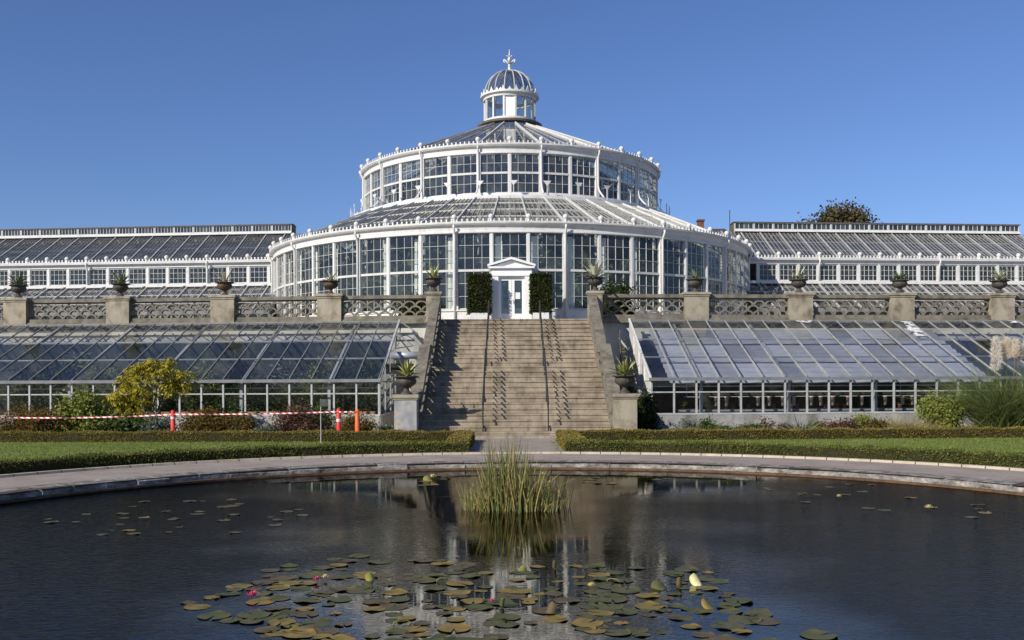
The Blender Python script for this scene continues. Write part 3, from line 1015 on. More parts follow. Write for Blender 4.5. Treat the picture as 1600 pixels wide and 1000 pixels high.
um = {k: urn_mesh(None).mesh('urn', M[k], True) for k in ('urn', 'rust_urn')}
order = ['first', 'second', 'third', 'fourth', 'fifth']
spots = []
for side in (-1, 1):
    T = TF(side)
    where = 'yellow tree' if side < 0 else 'pampas grass'
    spots.append((T(3.02, 36.97 - K * 3.02, 4.97), 'on the stair-top newel post, %s side' % where, side))
    for i, u in enumerate(PIERS[side]):
        spots.append((T(u, YT + 0.165, 4.97), 'on the %s pier from the stairs, %s side' % (order[i], where), side))
    spots.append(((AX + side * 3.115, 28.265, 1.26), 'on the stair-foot pedestal, %s side' % where, side))
style = {0: ('agave_y', 0.36, 0.46, 15, 0.5, 'upright yellow-striped'), 1: ('agave_p', 0.30, 0.40, 13, 0.4, 'small pale'), 2: ('agave_p', 0.36, 0.52, 16, 0.45, 'upright pale'),
         3: ('agave', 0.40, 0.45, 20, 0.75, 'grey-green'), 4: ('agave', 0.44, 0.45, 22, 0.8, 'wide grey-green'), 5: ('agave', 0.44, 0.45, 20, 0.8, 'grey-green'), 6: ('agave_y', 0.42, 0.42, 22, 0.85, 'broad yellow-green'),
         7: ('agave_p', 0.62, 0.56, 24, 0.75, 'large wide-spread pale'), 8: ('agave', 0.30, 0.36, 14, 0.55, 'small upright'), 9: ('agave_p', 0.40, 0.46, 18, 0.7, 'pale spreading'),
         10: ('agave', 0.38, 0.36, 24, 0.9, 'low spiky'), 11: ('agave_p', 0.56, 0.46, 24, 0.8, 'wide pale'), 12: ('agave', 0.4, 0.4, 20, 0.8, 'grey-green'), 13: ('agave_y', 0.42, 0.44, 22, 0.85, 'broad yellow-green')}
for i, (loc, wh, side) in enumerate(spots):
    rusty = i in (1, 2)
    o = bpy.data.objects.new('urn', um['rust_urn' if rusty else 'urn'])
    scn.collection.objects.link(o)
    o.location = loc
    o.rotation_euler = (0, 0, i * 0.7)
    tag(o, ('rust-stained fluted iron urn ' if rusty else 'dark fluted iron urn ') + wh, 'urn', 'iron urns on the balustrades')
    m_, r_, h_, n_, sp_, look = style[i]
    agave(look + ' agave in the urn ' + wh, (loc[0], loc[1], loc[2] + 0.47), M[m_], r_ * 1.4, h_ * 1.42, n_, sp_, 100 + i)

# ================================================================== ROTUNDA
DX, DY = -0.06, 56.0
R1, R2 = 12.98, 8.17
NB = 17
ph = thing('palm_house', 'round white glass palm house with two glazed drums, a lantern and a small dome', 'palm house', (DX, DY, TZ))


def pol(r, a, z):                                # a = 0 faces the camera
    return (DX + r * math.sin(a), DY - r * math.cos(a), z)


def loc_pol(r, a, z):
    return (r * math.sin(a), -r * math.cos(a), z - TZ)


def window_mesh(wd, z0, z1, cols, rows_low, rows_up, zt, fr=0.055, gb=0.024):
    """Sash with glazing bars, standing on local z = 0 .. z1-z0, facing -Y."""
    mb = MB()
    h, t = z1 - z0, zt - z0
    x = wd / 2
    mb.box(-x, -x + fr, -0.04, 0.04, 0, h).box(x - fr, x, -0.04, 0.04, 0, h)
    mb.box(-x + fr, x - fr, -0.04, 0.04, 0, fr).box(-x + fr, x - fr, -0.04, 0.04, h - fr, h)
    if rows_up:
        mb.box(-x + fr, x - fr, -0.05, 0.045, t - 0.05, t + 0.05)
    for c in range(1, cols):
        xx = -x + wd * c / cols
        mb.box(xx - gb / 2, xx + gb / 2, -0.02, 0.02, fr, (t - 0.05) if rows_up else h - fr)
        if rows_up:
            mb.box(xx - gb / 2, xx + gb / 2, -0.02, 0.02, t + 0.05, h - fr)
    for a, b, n in ((0, t, rows_low), (t, h, rows_up)) if rows_up else ((0, h, rows_low),):
        for r in range(1, n):
            zz = a + (b - a) * r / n
            mb.box(-x + fr, x - fr, -0.017, 0.017, zz - gb / 2, zz + gb / 2)
    return mb


def pane_mesh(wd, h, fr, cols=4, zs=None, y=0.006):
    """The panes of one sash, each a little out of true."""
    mb = MB()
    zs = zs or [0, h]
    for c in range(cols):
        for z0, z1 in zip(zs, zs[1:]):
            x0, x1 = -wd / 2 + wd * c / cols, -wd / 2 + wd * (c + 1) / cols
            x0, x1 = max(x0, -wd / 2 + fr * .5), min(x1, wd / 2 - fr * .5)
            tx, tz = rng.gauss(0, 0.006), rng.gauss(0, 0.006)
            hx, hz = (x1 - x0) / 2, (z1 - z0) / 2
            mb.poly([(x0, y - tx * hx - tz * hz, max(z0, fr * .5)), (x1, y + tx * hx - tz * hz, max(z0, fr * .5)), (x1, y + tx * hx + tz * hz, min(z1, h - fr * .5)), (x0, y - tx * hx + tz * hz, min(z1, h - fr * .5))])
    return mb


# ---- lower drum
ZB, ZW0, ZTR, ZW1, ZG = TZ, 4.78, 6.47, 8.12, 8.47
MB().lathe([(R1 - 0.2, ZB), (R1 + 0.18, ZB), (R1 + 0.18, ZB + 0.3), (R1 + 0.1, ZB + 0.34), (R1 + 0.1, ZW0 - 0.09), (R1 + 0.16, ZW0 - 0.08), (R1 + 0.16, ZW0 - 0.02), (R1 - 0.15, ZW0)], 102, (DX, DY, 0)).build('plinth', M['white'], ph)
NW = NB * 3
aw = 2 * PI / NW
wch = 2 * R1 * math.sin(aw / 2) - 0.10
wm = window_mesh(wch, ZW0, ZW1, 4, 3, 3, ZTR, 0.042, 0.015).mesh('window', M['sash'])
_t = ZTR - ZW0
pms = [pane_mesh(wch, ZW1 - ZW0, 0.04, 4, [0, _t / 3, _t * 2 / 3, _t, _t + (ZW1 - ZTR) / 3, _t + (ZW1 - ZTR) * 2 / 3, ZW1 - ZW0]).mesh('glass_pane', G_WIN) for _ in range(5)]
cur = MB()
for k in range(6):
    x0, x1 = -0.18 + 0.06 * k, -0.12 + 0.06 * k
    y0, y1 = 0.02 * (k % 2), 0.02 * ((k + 1) % 2)
    cur.hexa([(x0, y0, 0), (x1, y1, 0), (x1, y1 + .008, 0), (x0, y0 + .008, 0), (x0 * .8, y0, 3.2), (x1 * .8, y1, 3.2), (x1 * .8, y1 + .008, 3.2), (x0 * .8, y0 + .008, 3.2)])
cm = cur.mesh('curtain', M['fabric'])
for i in range(NW):
    a = (i - 1) * aw
    rr = R1 * math.cos(aw / 2)
    o = inst('window', wm, ph, loc_pol(rr, a, ZW0), a)
    inst('glass_pane', rng.choice(pms), o, (0, 0, 0))
    # posts: main post between bays, thin mullion within a bay
    am = a + aw / 2
    aa = (am + PI) % (2 * PI) - PI
    if i % 3 == 2:
        q = MB()
        q.box(-0.095, 0.095, -0.1, 0.1, 0, ZW1 - ZW0 + 0.06).box(-0.14, 0.14, -0.13, 0.1, -0.02, 0.14)
        o = q.build('column', M['white'], ph, world=False)
        o.location = loc_pol(R1, am, ZW0)
        o.rotation_euler = (0, 0, am)
        q = MB().tube([(0, -0.30, 3.66), (0, -0.30, 3.52), (0, -0.20, 3.34), (0, -0.15, 3.2), (0, -0.15, 3.0), (0, -0.15, -0.6)], 0.05, 8)
        d = q.build('downpipe', M['white'], ph, world=False, smooth=True)
        d.location = loc_pol(R1, am, ZW0)
        d.rotation_euler = (0, 0, am)
    else:
        q = MB().box(-0.055, 0.055, -0.07, 0.08, 0, ZW1 - ZW0)
        o = q.build('mullion', M['white'], ph, world=False)
        o.location = loc_pol(R1, am, ZW0)
        o.rotation_euler = (0, 0, am)
    if abs(aa) < R(88):
        off = -0.021 if aa < R(-8) else 0.023
        inst('curtain', cm, ph, loc_pol(R1 - 0.28, am + off, ZW0), am)
MB().lathe([(R1 - 0.1, ZW1 - 0.02), (R1 + 0.12, ZW1 - 0.02), (R1 + 0.12, ZW1 + 0.05), (R1 + 0.06, ZW1 + 0.07), (R1 + 0.08, ZG - 0.12), (R1 + 0.12, ZG - 0.06), (R1 + 0.15, ZG - 0.03), (R1 - 0.1, ZG - 0.03)], 153, (DX, DY, 0)).build('entablature', M['white'], ph)
MB().lathe([(R1 + 0.14, ZG - 0.04), (R1 + 0.22, ZG - 0.04), (R1 + 0.27, ZG + 0.02), (R1 + 0.27, ZG + 0.09), (R1 + 0.23, ZG + 0.09), (R1 + 0.21, ZG + 0.04), (R1 + 0.1, ZG + 0.03)], 153, (DX, DY, 0)).build('gutter', M['gutter'], ph)


def cresting(r, z, nteeth, tw, th):
    mb = MB()
    for i in range(nteeth):
        a = 2 * PI * i / nteeth
        p = Vector(pol(r, a, z))
        s = Vector((math.cos(a), math.sin(a), 0))
        o = Vector((math.sin(a), -math.cos(a), 0)) * 0.02
        up = Vector((0, 0, 1))
        outl = [(-tw * .5, 0), (tw * .5, 0), (tw * .22, th * .45), (tw * .38, th * .75), (0, th), (-tw * .38, th * .75), (-tw * .22, th * .45)]
        f_ = [p + s * x + up * y + o for x, y in outl]
        b_ = [p + s * x + up * y - o for x, y in outl]
        mb.poly(f_)
        mb.poly(list(reversed(b_)))
        for k in range(len(outl)):
            k2 = (k + 1) % len(outl)
            mb.poly([f_[k], b_[k], b_[k2], f_[k2]])
    mb.lathe([(r + 0.025, z - 0.02), (r + 0.025, z + 0.03), (r - 0.025, z + 0.03)], 153, (DX, DY, 0))
    return mb


def knob_mesh():
    mb = MB()
    mb.lathe([(0.06, 0), (0.06, 0.08), (0.04, 0.10), (0.11, 0.16), (0.125, 0.23), (0.10, 0.30), (0.04, 0.34), (0.0, 0.355)], 10)
    return mb.mesh('crest_knob', M['white'], True)


KM = knob_mesh()
cresting(R1 + 0.20, ZG + 0.08, NW * 7, 0.12, 0.16).build('cresting', M['white'], ph)
for i in range(NW):
    a = (i - 0.5) * aw
    inst('crest_knob', KM, ph, loc_pol(R1 + 0.20, a, ZG + 0.08))
# ---- lower roof
RU = R2 + 0.55                                   # upper edge of the lower roof
ZR1 = 10.45
MB().lathe([(R1 + 0.15, ZG + 0.02), (RU, ZR1)], 72, (DX, DY, 0), a0=R(-120), a1=R(120)).build('lower_roof_glass', G_ROOF, ph)
MB().lathe([(R1 + 0.15, ZG + 0.02), (RU, ZR1)], 36, (DX, DY, 0), a0=R(120), a1=R(240)).build('opaque_rear_roof', M['opaque_rear_roof'], ph)  # rear part made opaque to keep sky light out
MB().lathe([(R1 - 0.5, TZ), (R1 - 0.5, ZG - 0.1)], 48, (DX, DY, 0), a0=R(110), a1=R(250)).build('added_rear_wall', M['blocker_wall'], ph)  # added dark wall, stops sky showing through the windows
rm = MB()
sl_ = math.atan2(ZR1 - ZG, R1 - RU)
L1 = math.hypot(ZR1 - ZG, R1 + 0.15 - RU)
q = MB().bar((0, 0, 0), (0, R1 + 0.15 - RU, ZR1 - ZG - 0.02), 0.045, 0.12)
rm = q.mesh('rafter', M['gutter'])
for i in range(NW):
    a = (i - 0.5) * aw
    inst('rafter', rm, ph, loc_pol(R1 + 0.15, a, ZG + 0.05), a)
for t in (0.25, 0.5, 0.75):
    r_ = R1 + 0.15 + (RU - R1 - 0.15) * t
    z_ = ZG + (ZR1 - ZG) * t
    MB().lathe([(r_ + 0.03, z_ - 0.05), (r_ + 0.03, z_ + 0.03), (r_ - 0.03, z_ + 0.055), (r_ - 0.03, z_ - 0.05)], 102, (DX, DY, 0)).build('purlin', M['truss'], ph)
mb = MB()                                        # thin glazing bars between the rafters
for i in range(NW * 6):
    if i % 6 == 3:
        continue
    a = i * aw / 6
    mb.bar(pol(R1 + 0.15, a, ZG + 0.04), pol(RU, a, ZR1 + 0.01), 0.018, 0.03)
o = mb.build('glazing_bars', M['roof_bar'], ph)
mb = MB()                                        # inner trusses
for i in range(NB * 2):
    a = (i + 0.5) * 2 * PI / (NB * 2)
    mb.bar(pol(R1 - 0.4, a, ZG - 0.4), pol(R2 + 0.2, a, ZR1 - 0.45), 0.07, 0.1)
    mb.bar(pol(R1 - 2.0, a, ZG - 0.1), pol(R1 - 2.0, a, ZG + 0.7), 0.05)
    mb.bar(pol(R1 - 3.4, a, ZG + 0.3), pol(R1 - 3.4, a, ZG + 1.3), 0.05)
for r_, z_ in ((R1 - 2.0, ZG + 0.1), (R1 - 3.4, ZG + 0.7), (R1 - 1.0, ZG - 0.1), (R2 + 0.3, ZR1 - 0.5)):
    mb.lathe([(r_ + 0.05, z_), (r_ + 0.05, z_ + 0.12), (r_ - 0.05, z_ + 0.12), (r_ - 0.05, z_), (r_ + 0.05, z_)], 102, (DX, DY, 0))
mb.build('roof_truss', M['truss'], ph)
# ---- upper drum
UZ0, UZ1, UTR, UG = 10.74, 12.68, 11.72, 13.03
MB().lathe([(R2 + 0.75, ZR1 - 0.1), (R2 + 0.75, ZR1 + 0.06), (R2 + 0.62, ZR1 + 0.08), (R2 + 0.12, ZR1 + 0.12), (R2 + 0.1, UZ0), (R2 - 0.12, UZ0)], 102, (DX, DY, 0)).build('gallery_ledge', M['white'], ph)
NU = NB * 2
au = 2 * PI / NU
uch = 2 * R2 * math.sin(au / 2) - 0.11
wm2 = window_mesh(uch, UZ0, UZ1, 4, 2, 2, UTR, 0.042, 0.015).mesh('window', M['sash'])
_t = UTR - UZ0
pms2 = [pane_mesh(uch, UZ1 - UZ0, 0.04, 4, [0, _t / 2, _t, _t + (UZ1 - UTR) / 2, UZ1 - UZ0]).mesh('glass_pane', G_UP) for _ in range(5)]
brk = MB()                                       # fan-topped bracket that carries the cleaning rail
brk.bar((0, 0, 0), (0, 0, 0.62), 0.035)
brk.hexa([(-0.02, -0.012, 0.5), (0.02, -0.012, 0.5), (0.02, 0.012, 0.5), (-0.02, 0.012, 0.5), (-0.2, -0.012, 0.72), (0.2, -0.012, 0.72), (0.2, 0.012, 0.72), (-0.2, 0.012, 0.72)])
brm = brk.mesh('rail_bracket', M['white'])
for i in range(NU):
    a = (i + 0.5) * au
    rr = R2 * math.cos(au / 2)
    o = inst('window', wm2, ph, loc_pol(rr, a, UZ0), a)
    inst('glass_pane', rng.choice(pms2), o, (0, 0, 0))
    am = i * au
    q = MB()
    if i % 2 == 1:
        q.box(-0.10, 0.10, -0.09, 0.08, 0, UZ1 - UZ0 + 0.05)
        o = q.build('column', M['white'], ph, world=False)
        p = MB().tube([(0, -0.24, 2.27), (0, -0.24, 2.16), (0, -0.17, 2.02), (0, -0.13, 1.9), (0, -0.13, 0.55), (0, -0.2, 0.3), (0, -0.45, 0.02), (0, -0.6, -0.1)], 0.045, 8).build('downpipe', M['white'], ph, world=False, smooth=True)
        p.location = loc_pol(R2, am, UZ0)
        p.rotation_euler = (0, 0, am)
    else:
        q.box(-0.06, 0.06, -0.06, 0.07, 0, UZ1 - UZ0)
        o = q.build('mullion', M['white'], ph, world=False)
    o.location = loc_pol(R2, am, UZ0)
    o.rotation_euler = (0, 0, am)
    inst('rail_bracket', brm, ph, loc_pol(R2 + 0.62, am + 0.02, ZR1 + 0.06), am)
MB().lathe([(R2 - 0.1, UZ1 - 0.02), (R2 + 0.1, UZ1 - 0.02), (R2 + 0.1, UZ1 + 0.05), (R2 + 0.05, UZ1 + 0.07), (R2 + 0.07, UG - 0.12), (R2 + 0.12, UG - 0.05), (R2 - 0.1, UG - 0.03)], 136, (DX, DY, 0)).build('entablature', M['white'], ph)
MB().lathe([(R2 + 0.11, UG - 0.05), (R2 + 0.2, UG - 0.05), (R2 + 0.25, UG + 0.02), (R2 + 0.25, UG + 0.09), (R2 + 0.21, UG + 0.09), (R2 + 0.19, UG + 0.04), (R2 + 0.1, UG + 0.03)], 136, (DX, DY, 0)).build('gutter', M['gutter'], ph)
cresting(R2 + 0.18, UG + 0.08, NU * 7, 0.11, 0.15).build('cresting', M['white'], ph)
for i in range(NU):
    inst('crest_knob', KM, ph, loc_pol(R2 + 0.18, i * au, UG + 0.07))
for a in (R(-78), R(78)):                        # thin ladders' hoops at the gallery's two flanks
    mb = MB()
    for da in (-0.05, 0.0, 0.05):
        mb.tube([pol(R2 + 0.72, a + da, ZR1 + 0.05), pol(R2 + 0.76, a + da, ZR1 + 0.62)], 0.012, 6)
    mb.tube([pol(R2 + 0.76, a + d * 0.01, ZR1 + 0.62) for d in range(-8, 9)], 0.012, 6)
    mb.tube([pol(R2 + 0.74, a + d * 0.01, ZR1 + 0.34) for d in range(-8, 9)], 0.009, 6)
    mb.build('gallery_rail', M['white'], ph)
# ---- upper roof, lantern, dome
RL = 1.5
ZL = 15.88
MB().lathe([(R2 + 0.2, UG + 0.02), (RL, ZL)], 72, (DX, DY, 0), a0=R(-115), a1=R(115)).build('upper_roof_glass', G_ROOF, ph)
MB().lathe([(R2 + 0.2, UG + 0.02), (RL, ZL)], 36, (DX, DY, 0), a0=R(115), a1=R(245)).build('opaque_rear_roof', M['opaque_rear_roof'], ph)  # opaque rear part, added to block sky light behind the panes
MB().lathe([(R2 - 0.4, ZR1 - 0.2), (R2 - 0.4, UG)], 48, (DX, DY, 0), a0=R(120), a1=R(240)).build('added_rear_wall', M['blocker_wall'], ph)  # added dark wall that blocks the sky behind the upper windows
q = MB().bar((0, 0, 0), (0, R2 + 0.2 - RL, ZL - UG), 0.06, 0.12)
rm = q.mesh('rafter', M['gutter'])
for i in range(NB):
    a = (i + 0.5) * 2 * PI / NB
    inst('rafter', rm, ph, loc_pol(R2 + 0.2, a, UG + 0.04), a)
mb = MB()
for i in range(NB * 4):
    if i % 4 == 2:
        continue
    a = i * 2 * PI / (NB * 4)
    mb.bar(pol(R2 + 0.2, a, UG + 0.05), pol(3.2 if i % 2 else 2.2, a, UG + (ZL - UG) * ((R2 + .2 - (3.2 if i % 2 else 2.2)) / (R2 + .2 - RL)) + 0.02), 0.02, 0.035)
mb.build('glazing_bars', M['roof_bar'], ph)
mb = MB()
for i in range(NB * 2):
    a = (i + 0.25) * 2 * PI / (NB * 2)
    mb.bar(pol(R2 - 0.2, a, UG - 0.15), pol(2.2, a, ZL - 0.6), 0.05, 0.09)
    mb.bar(pol(R2 - 1.9, a, UG - 0.2), pol(R2 - 1.9, a, UG + 0.75), 0.06)
for r_, z_ in ((R2 - 1.9, UG + 0.0), (R2 - 3.8, UG + 1.0), (2.4, ZL - 0.7)):
    mb.lathe([(r_ + 0.05, z_), (r_ + 0.05, z_ + 0.12), (r_ - 0.05, z_ + 0.12), (r_ - 0.05, z_), (r_ + 0.05, z_)], 68, (DX, DY, 0))
mb.build('roof_truss', M['truss'], ph)
MB().lathe([(1.44, ZL + 0.04), (1.80, ZL + 0.09), (1.83, ZL + 0.19), (1.76, ZL + 0.22), (1.44, ZL + 0.30), (1.40, ZL + 0.30)], 48, (DX, DY, 0)).build('lantern_skirt', M['lead'], ph)
LZ0, LZ1 = ZL + 0.29, 17.44
mb = MB()
NLn = 14
for i in range(NLn):
    a = (i + 0.5) * 2 * PI / NLn
    mb.bar(pol(1.42, a, LZ0), pol(1.42, a, LZ1), 0.1, 0.1, up=(math.sin(a), -math.cos(a), 0))
mb.lathe([(1.48, LZ0 - 0.02), (1.48, LZ0 + 0.12), (1.36, LZ0 + 0.12)], 48, (DX, DY, 0))
mb.build('lantern_posts', M['white'], ph)
for i in range(NLn):
    a = i * 2 * PI / NLn
    c_ = 1.42 * math.cos(PI / NLn)
    wl = 2 * 1.42 * math.sin(PI / NLn) - 0.08
    q = MB().poly([(-wl / 2, 0, 0.1), (wl / 2, 0, 0.1), (wl / 2, 0, LZ1 - LZ0), (-wl / 2, 0, LZ1 - LZ0)])
    closed = i in (13, 1)                        # two casements painted shut
    o = q.build('lantern_pane', M['door_white'] if i == 0 else G_UP, ph, world=False)
    o.location = loc_pol(c_, a - (0.0), LZ0)
    o.rotation_euler = (0, 0, a)
MB().lathe([(1.36, LZ1 - 0.04), (1.5, LZ1 - 0.02), (1.52, LZ1 + 0.08), (1.66, LZ1 + 0.16), (1.66, LZ1 + 0.26), (1.5, LZ1 + 0.28), (1.40, LZ1 + 0.26)], 48, (DX, DY, 0)).build('lantern_cornice', M['white'], ph)
mb = MB()
for i in range(28):
    a = 2 * PI * i / 28
    hh = 0.30 if i % 2 else 0.2
    p, s = Vector(pol(1.60, a, LZ1 + 0.25)), Vector((math.cos(a), math.sin(a), 0))
    o_ = Vector((math.sin(a), -math.cos(a), 0)) * 0.02
    pts = [p - s * 0.13, p + s * 0.13, p + s * 0.05 + Vector((0, 0, hh * .5)), p + Vector((0, 0, hh)), p - s * 0.05 + Vector((0, 0, hh * .5))]
    mb.poly([q + o_ for q in pts])
    mb.poly([q - o_ for q in reversed(pts)])
    for k in range(5):
        k2 = (k + 1) % 5
        mb.poly([pts[k] + o_, pts[k] - o_, pts[k2] - o_, pts[k2] + o_])
mb.build('lantern_cresting', M['white'], ph)
DZ = LZ1 + 0.28
dome = [(1.42 * math.cos(R(t)) ** 0.9 if t < 89 else 0.06, 1.45 * math.sin(R(t))) for t in (0, 12, 24, 36, 48, 58, 67, 75, 82, 87)]
MB().lathe(dome, 48, (DX, DY, DZ)).build('dome_glass', G_DOME, ph, smooth=True)
ribm = MB().tube([(0, -(r_ + 0.015), z_) for r_, z_ in dome], 0.038, 6).mesh('dome_rib', M['pale_steel'], True)
for i in range(16):
    a = (i + 0.5) * 2 * PI / 16
    inst('dome_rib', ribm, ph, (0, 0, DZ - TZ), a)
FZ = DZ + 1.41
mb = MB()
mb.lathe([(0.16, 0), (0.17, 0.06), (0.10, 0.14), (0.07, 0.34), (0.10, 0.40), (0.06, 0.46), (0.055, 0.62), (0.12, 0.70), (0.09, 0.78), (0.05, 0.86), (0.045, 1.0), (0.015, 1.28), (0.0, 1.32)], 12, (DX, DY, FZ))
for i in range(4):
    a = i * PI / 2
    pts = []
    for t in range(9):
        u = t / 8
        r_ = 0.05 + 0.27 * math.sin(u * 2.3)
        z_ = 0.46 + 0.34 * math.sin(u * 2.6) * (1 - 0.45 * u) - 0.05 * u
        pts.append(pol(r_, a, FZ + z_))
    mb.tube(pts, [0.05, 0.05, 0.05, 0.05, 0.05, 0.05, 0.045, 0.04, 0.05], 6)
    mb.tube([pol(0.03, a, FZ + 0.84), pol(0.13, a, FZ + 0.93), pol(0.17, a, FZ + 0.9)], [0.03, 0.03, 0.035], 6)
mb.build('finial', M['white'], ph, smooth=True)
# ---- inner structure
mb = MB()
for i in range(NB):
    a = (i + 0.5) * 2 * PI / NB
    mb.tube([pol(R2 - 0.05, a, TZ), pol(R2 - 0.05, a, UZ0)], 0.10, 8)
mb.build('inner_column', M['white'], ph)
MB().lathe([(R2 - 0.3, ZR1 - 0.5), (R2 + 0.1, ZR1 - 0.5), (R2 + 0.1, ZR1 - 0.1), (R2 - 0.3, ZR1 - 0.1), (R2 - 0.3, ZR1 - 0.5)], 68, (DX, DY, 0)).build('ring_beam', M['white'], ph)
# ---- door and portal
py0, py1 = 42.15, 42.95
dc = 0.0
pt = MB()
pt.box(dc - 0.86, dc - 0.56, py0, py1, TZ, 6.12).box(dc + 0.56, dc + 0.86, py0, py1, TZ, 6.12)
pt.box(dc - 0.89, dc - 0.53, py0 - 0.03, py0 + 0.1, TZ, TZ + 0.25).box(dc + 0.53, dc + 0.89, py0 - 0.03, py0 + 0.1, TZ, TZ + 0.25)
pt.box(dc - 0.90, dc + 0.90, py0 - 0.03, py1, 6.12, 6.20).box(dc - 0.86, dc + 0.86, py0, py1, 6.20, 6.44)
pt.box(dc - 0.98, dc + 0.98, py0 - 0.12, py1, 6.44, 6.52)
portal = pt.build('portal', M['door_white'], ph)
mb = MB()
z0 = 6.52
for s in (-1, 1):
    mb.hexa([(dc + s * 1.02, py0 - 0.14, z0), (dc, py0 - 0.14, z0 + 0.30), (dc, py1, z0 + 0.30), (dc + s * 1.02, py1, z0),
             (dc + s * 1.02, py0 - 0.14, z0 + 0.09), (dc, py0 - 0.14, z0 + 0.40), (dc, py1, z0 + 0.40), (dc + s * 1.02, py1, z0 + 0.09)])
mb.poly([(dc - 0.9, py0 + 0.03, z0), (dc + 0.9, py0 + 0.03, z0), (dc, py0 + 0.03, z0 + 0.28)])
mb.build('pediment', M['door_white'], portal)
dyf = py0 + 0.14
for s in (-1, 1):
    x0, x1 = (dc - 0.56, dc - 0.005) if s < 0 else (dc + 0.005, dc + 0.56)
    mb = MB()
    mb.box(x0, x0 + 0.12, dyf, dyf + 0.06, TZ, 6.12).box(x1 - 0.12, x1, dyf, dyf + 0.06, TZ, 6.12)
    mb.box(x0 + 0.12, x1 - 0.12, dyf, dyf + 0.06, TZ, 4.52).box(x0 + 0.12, x1 - 0.12, dyf, dyf + 0.06, 5.94, 6.12)
    mb.box(x0 + 0.2, x1 - 0.2, dyf - 0.012, dyf, TZ + 0.12, 4.42)
    d = mb.build('door', M['door_white'], ph)
    MB().poly([(x0 + 0.11, dyf + 0.03, 4.5), (x1 - 0.11, dyf + 0.03, 4.5), (x1 - 0.11, dyf + 0.03, 5.96), (x0 + 0.11, dyf + 0.03, 5.96)]).build('door_pane', G_UP, d)
    hx = dc + s * 0.07
    MB().tube([(hx, dyf - 0.05, 4.95), (hx, dyf - 0.05, 5.12)], 0.014, 6).build('handle', M['iron'], d)
    if s > 0:
        MB().box(x0 + 0.16, x0 + 0.36, dyf + 0.018, dyf + 0.026, 5.15, 5.43).build('notice', M['paper'], d)

# ---- plants inside the palm house
for i, (a, r_, h_, rad) in enumerate([(-62, 10.6, 3.2, 2.0), (-40, 10.8, 2.6, 1.9), (-24, 10.6, 3.6, 2.2), (-8, 10.9, 3.0, 1.9), (8, 10.8, 3.4, 2.0), (22, 10.9, 2.8, 1.9), (37, 10.6, 3.6, 2.1), (52, 10.8, 3.0, 1.9), (70, 10.6, 3.0, 2.0),
                                      (-30, 4.5, 6.4, 3.2), (30, 4.5, 6.6, 3.2), (0, 1.0, 7.6, 3.6), (-90, 5.5, 6.0, 3.0), (90, 5.5, 6.0, 3.0), (0, 5.8, 4.2, 2.6), (150, 5.0, 7.0, 3.2), (-150, 5.0, 7.0, 3.2)]):
    c = pol(r_, R(a), TZ)
    inner = i >= 9
    t = thing('indoor_tree', 'dark leafy tree growing behind the panes %s' % ('high in the middle of the palm house' if inner else 'along the lower drum of the palm house'), 'tree', c,
              group='tall trees in the palm house' if inner else 'low trees in the palm house')
    MB().tube([(0, 0, 0), (0.1, 0, h_ * 0.5), (0, 0.05, h_)], [0.16, 0.13, 0.07], 8).build('trunk', M['bark'], t, world=False)
    p = clumpy(2600 if inner else 1300, (rad, rad, rad * 0.85 if inner else rad * 0.9), 16, 0.5, 0.3) + [0, 0, h_ * 0.85 if inner else h_ * 0.55]
    p[:, 2] = np.clip(p[:, 2], 0.1, 9.6 if inner else 4.2)
    rr = np.hypot(p[:, 0] + c[0] - DX, p[:, 1] + c[1] - DY)
    zz_ = p[:, 2] + TZ
    lim = np.where(zz_ > ZR1 - 0.3, R2 - 0.6, R1 - 0.9)
    lim = np.where((zz_ > ZG - 0.6) & (zz_ <= ZR1 - 0.3), R1 - 1.2 - (zz_ - ZG + 0.6) * 2.0, lim)
    p = p[rr < lim]
    leaf_obj('crown', M['indoor'] if inner or i % 3 == 0 else M['indoor_lit'], p, 0.75 if inner else 0.55, 0.34 if inner else 0.16, t)

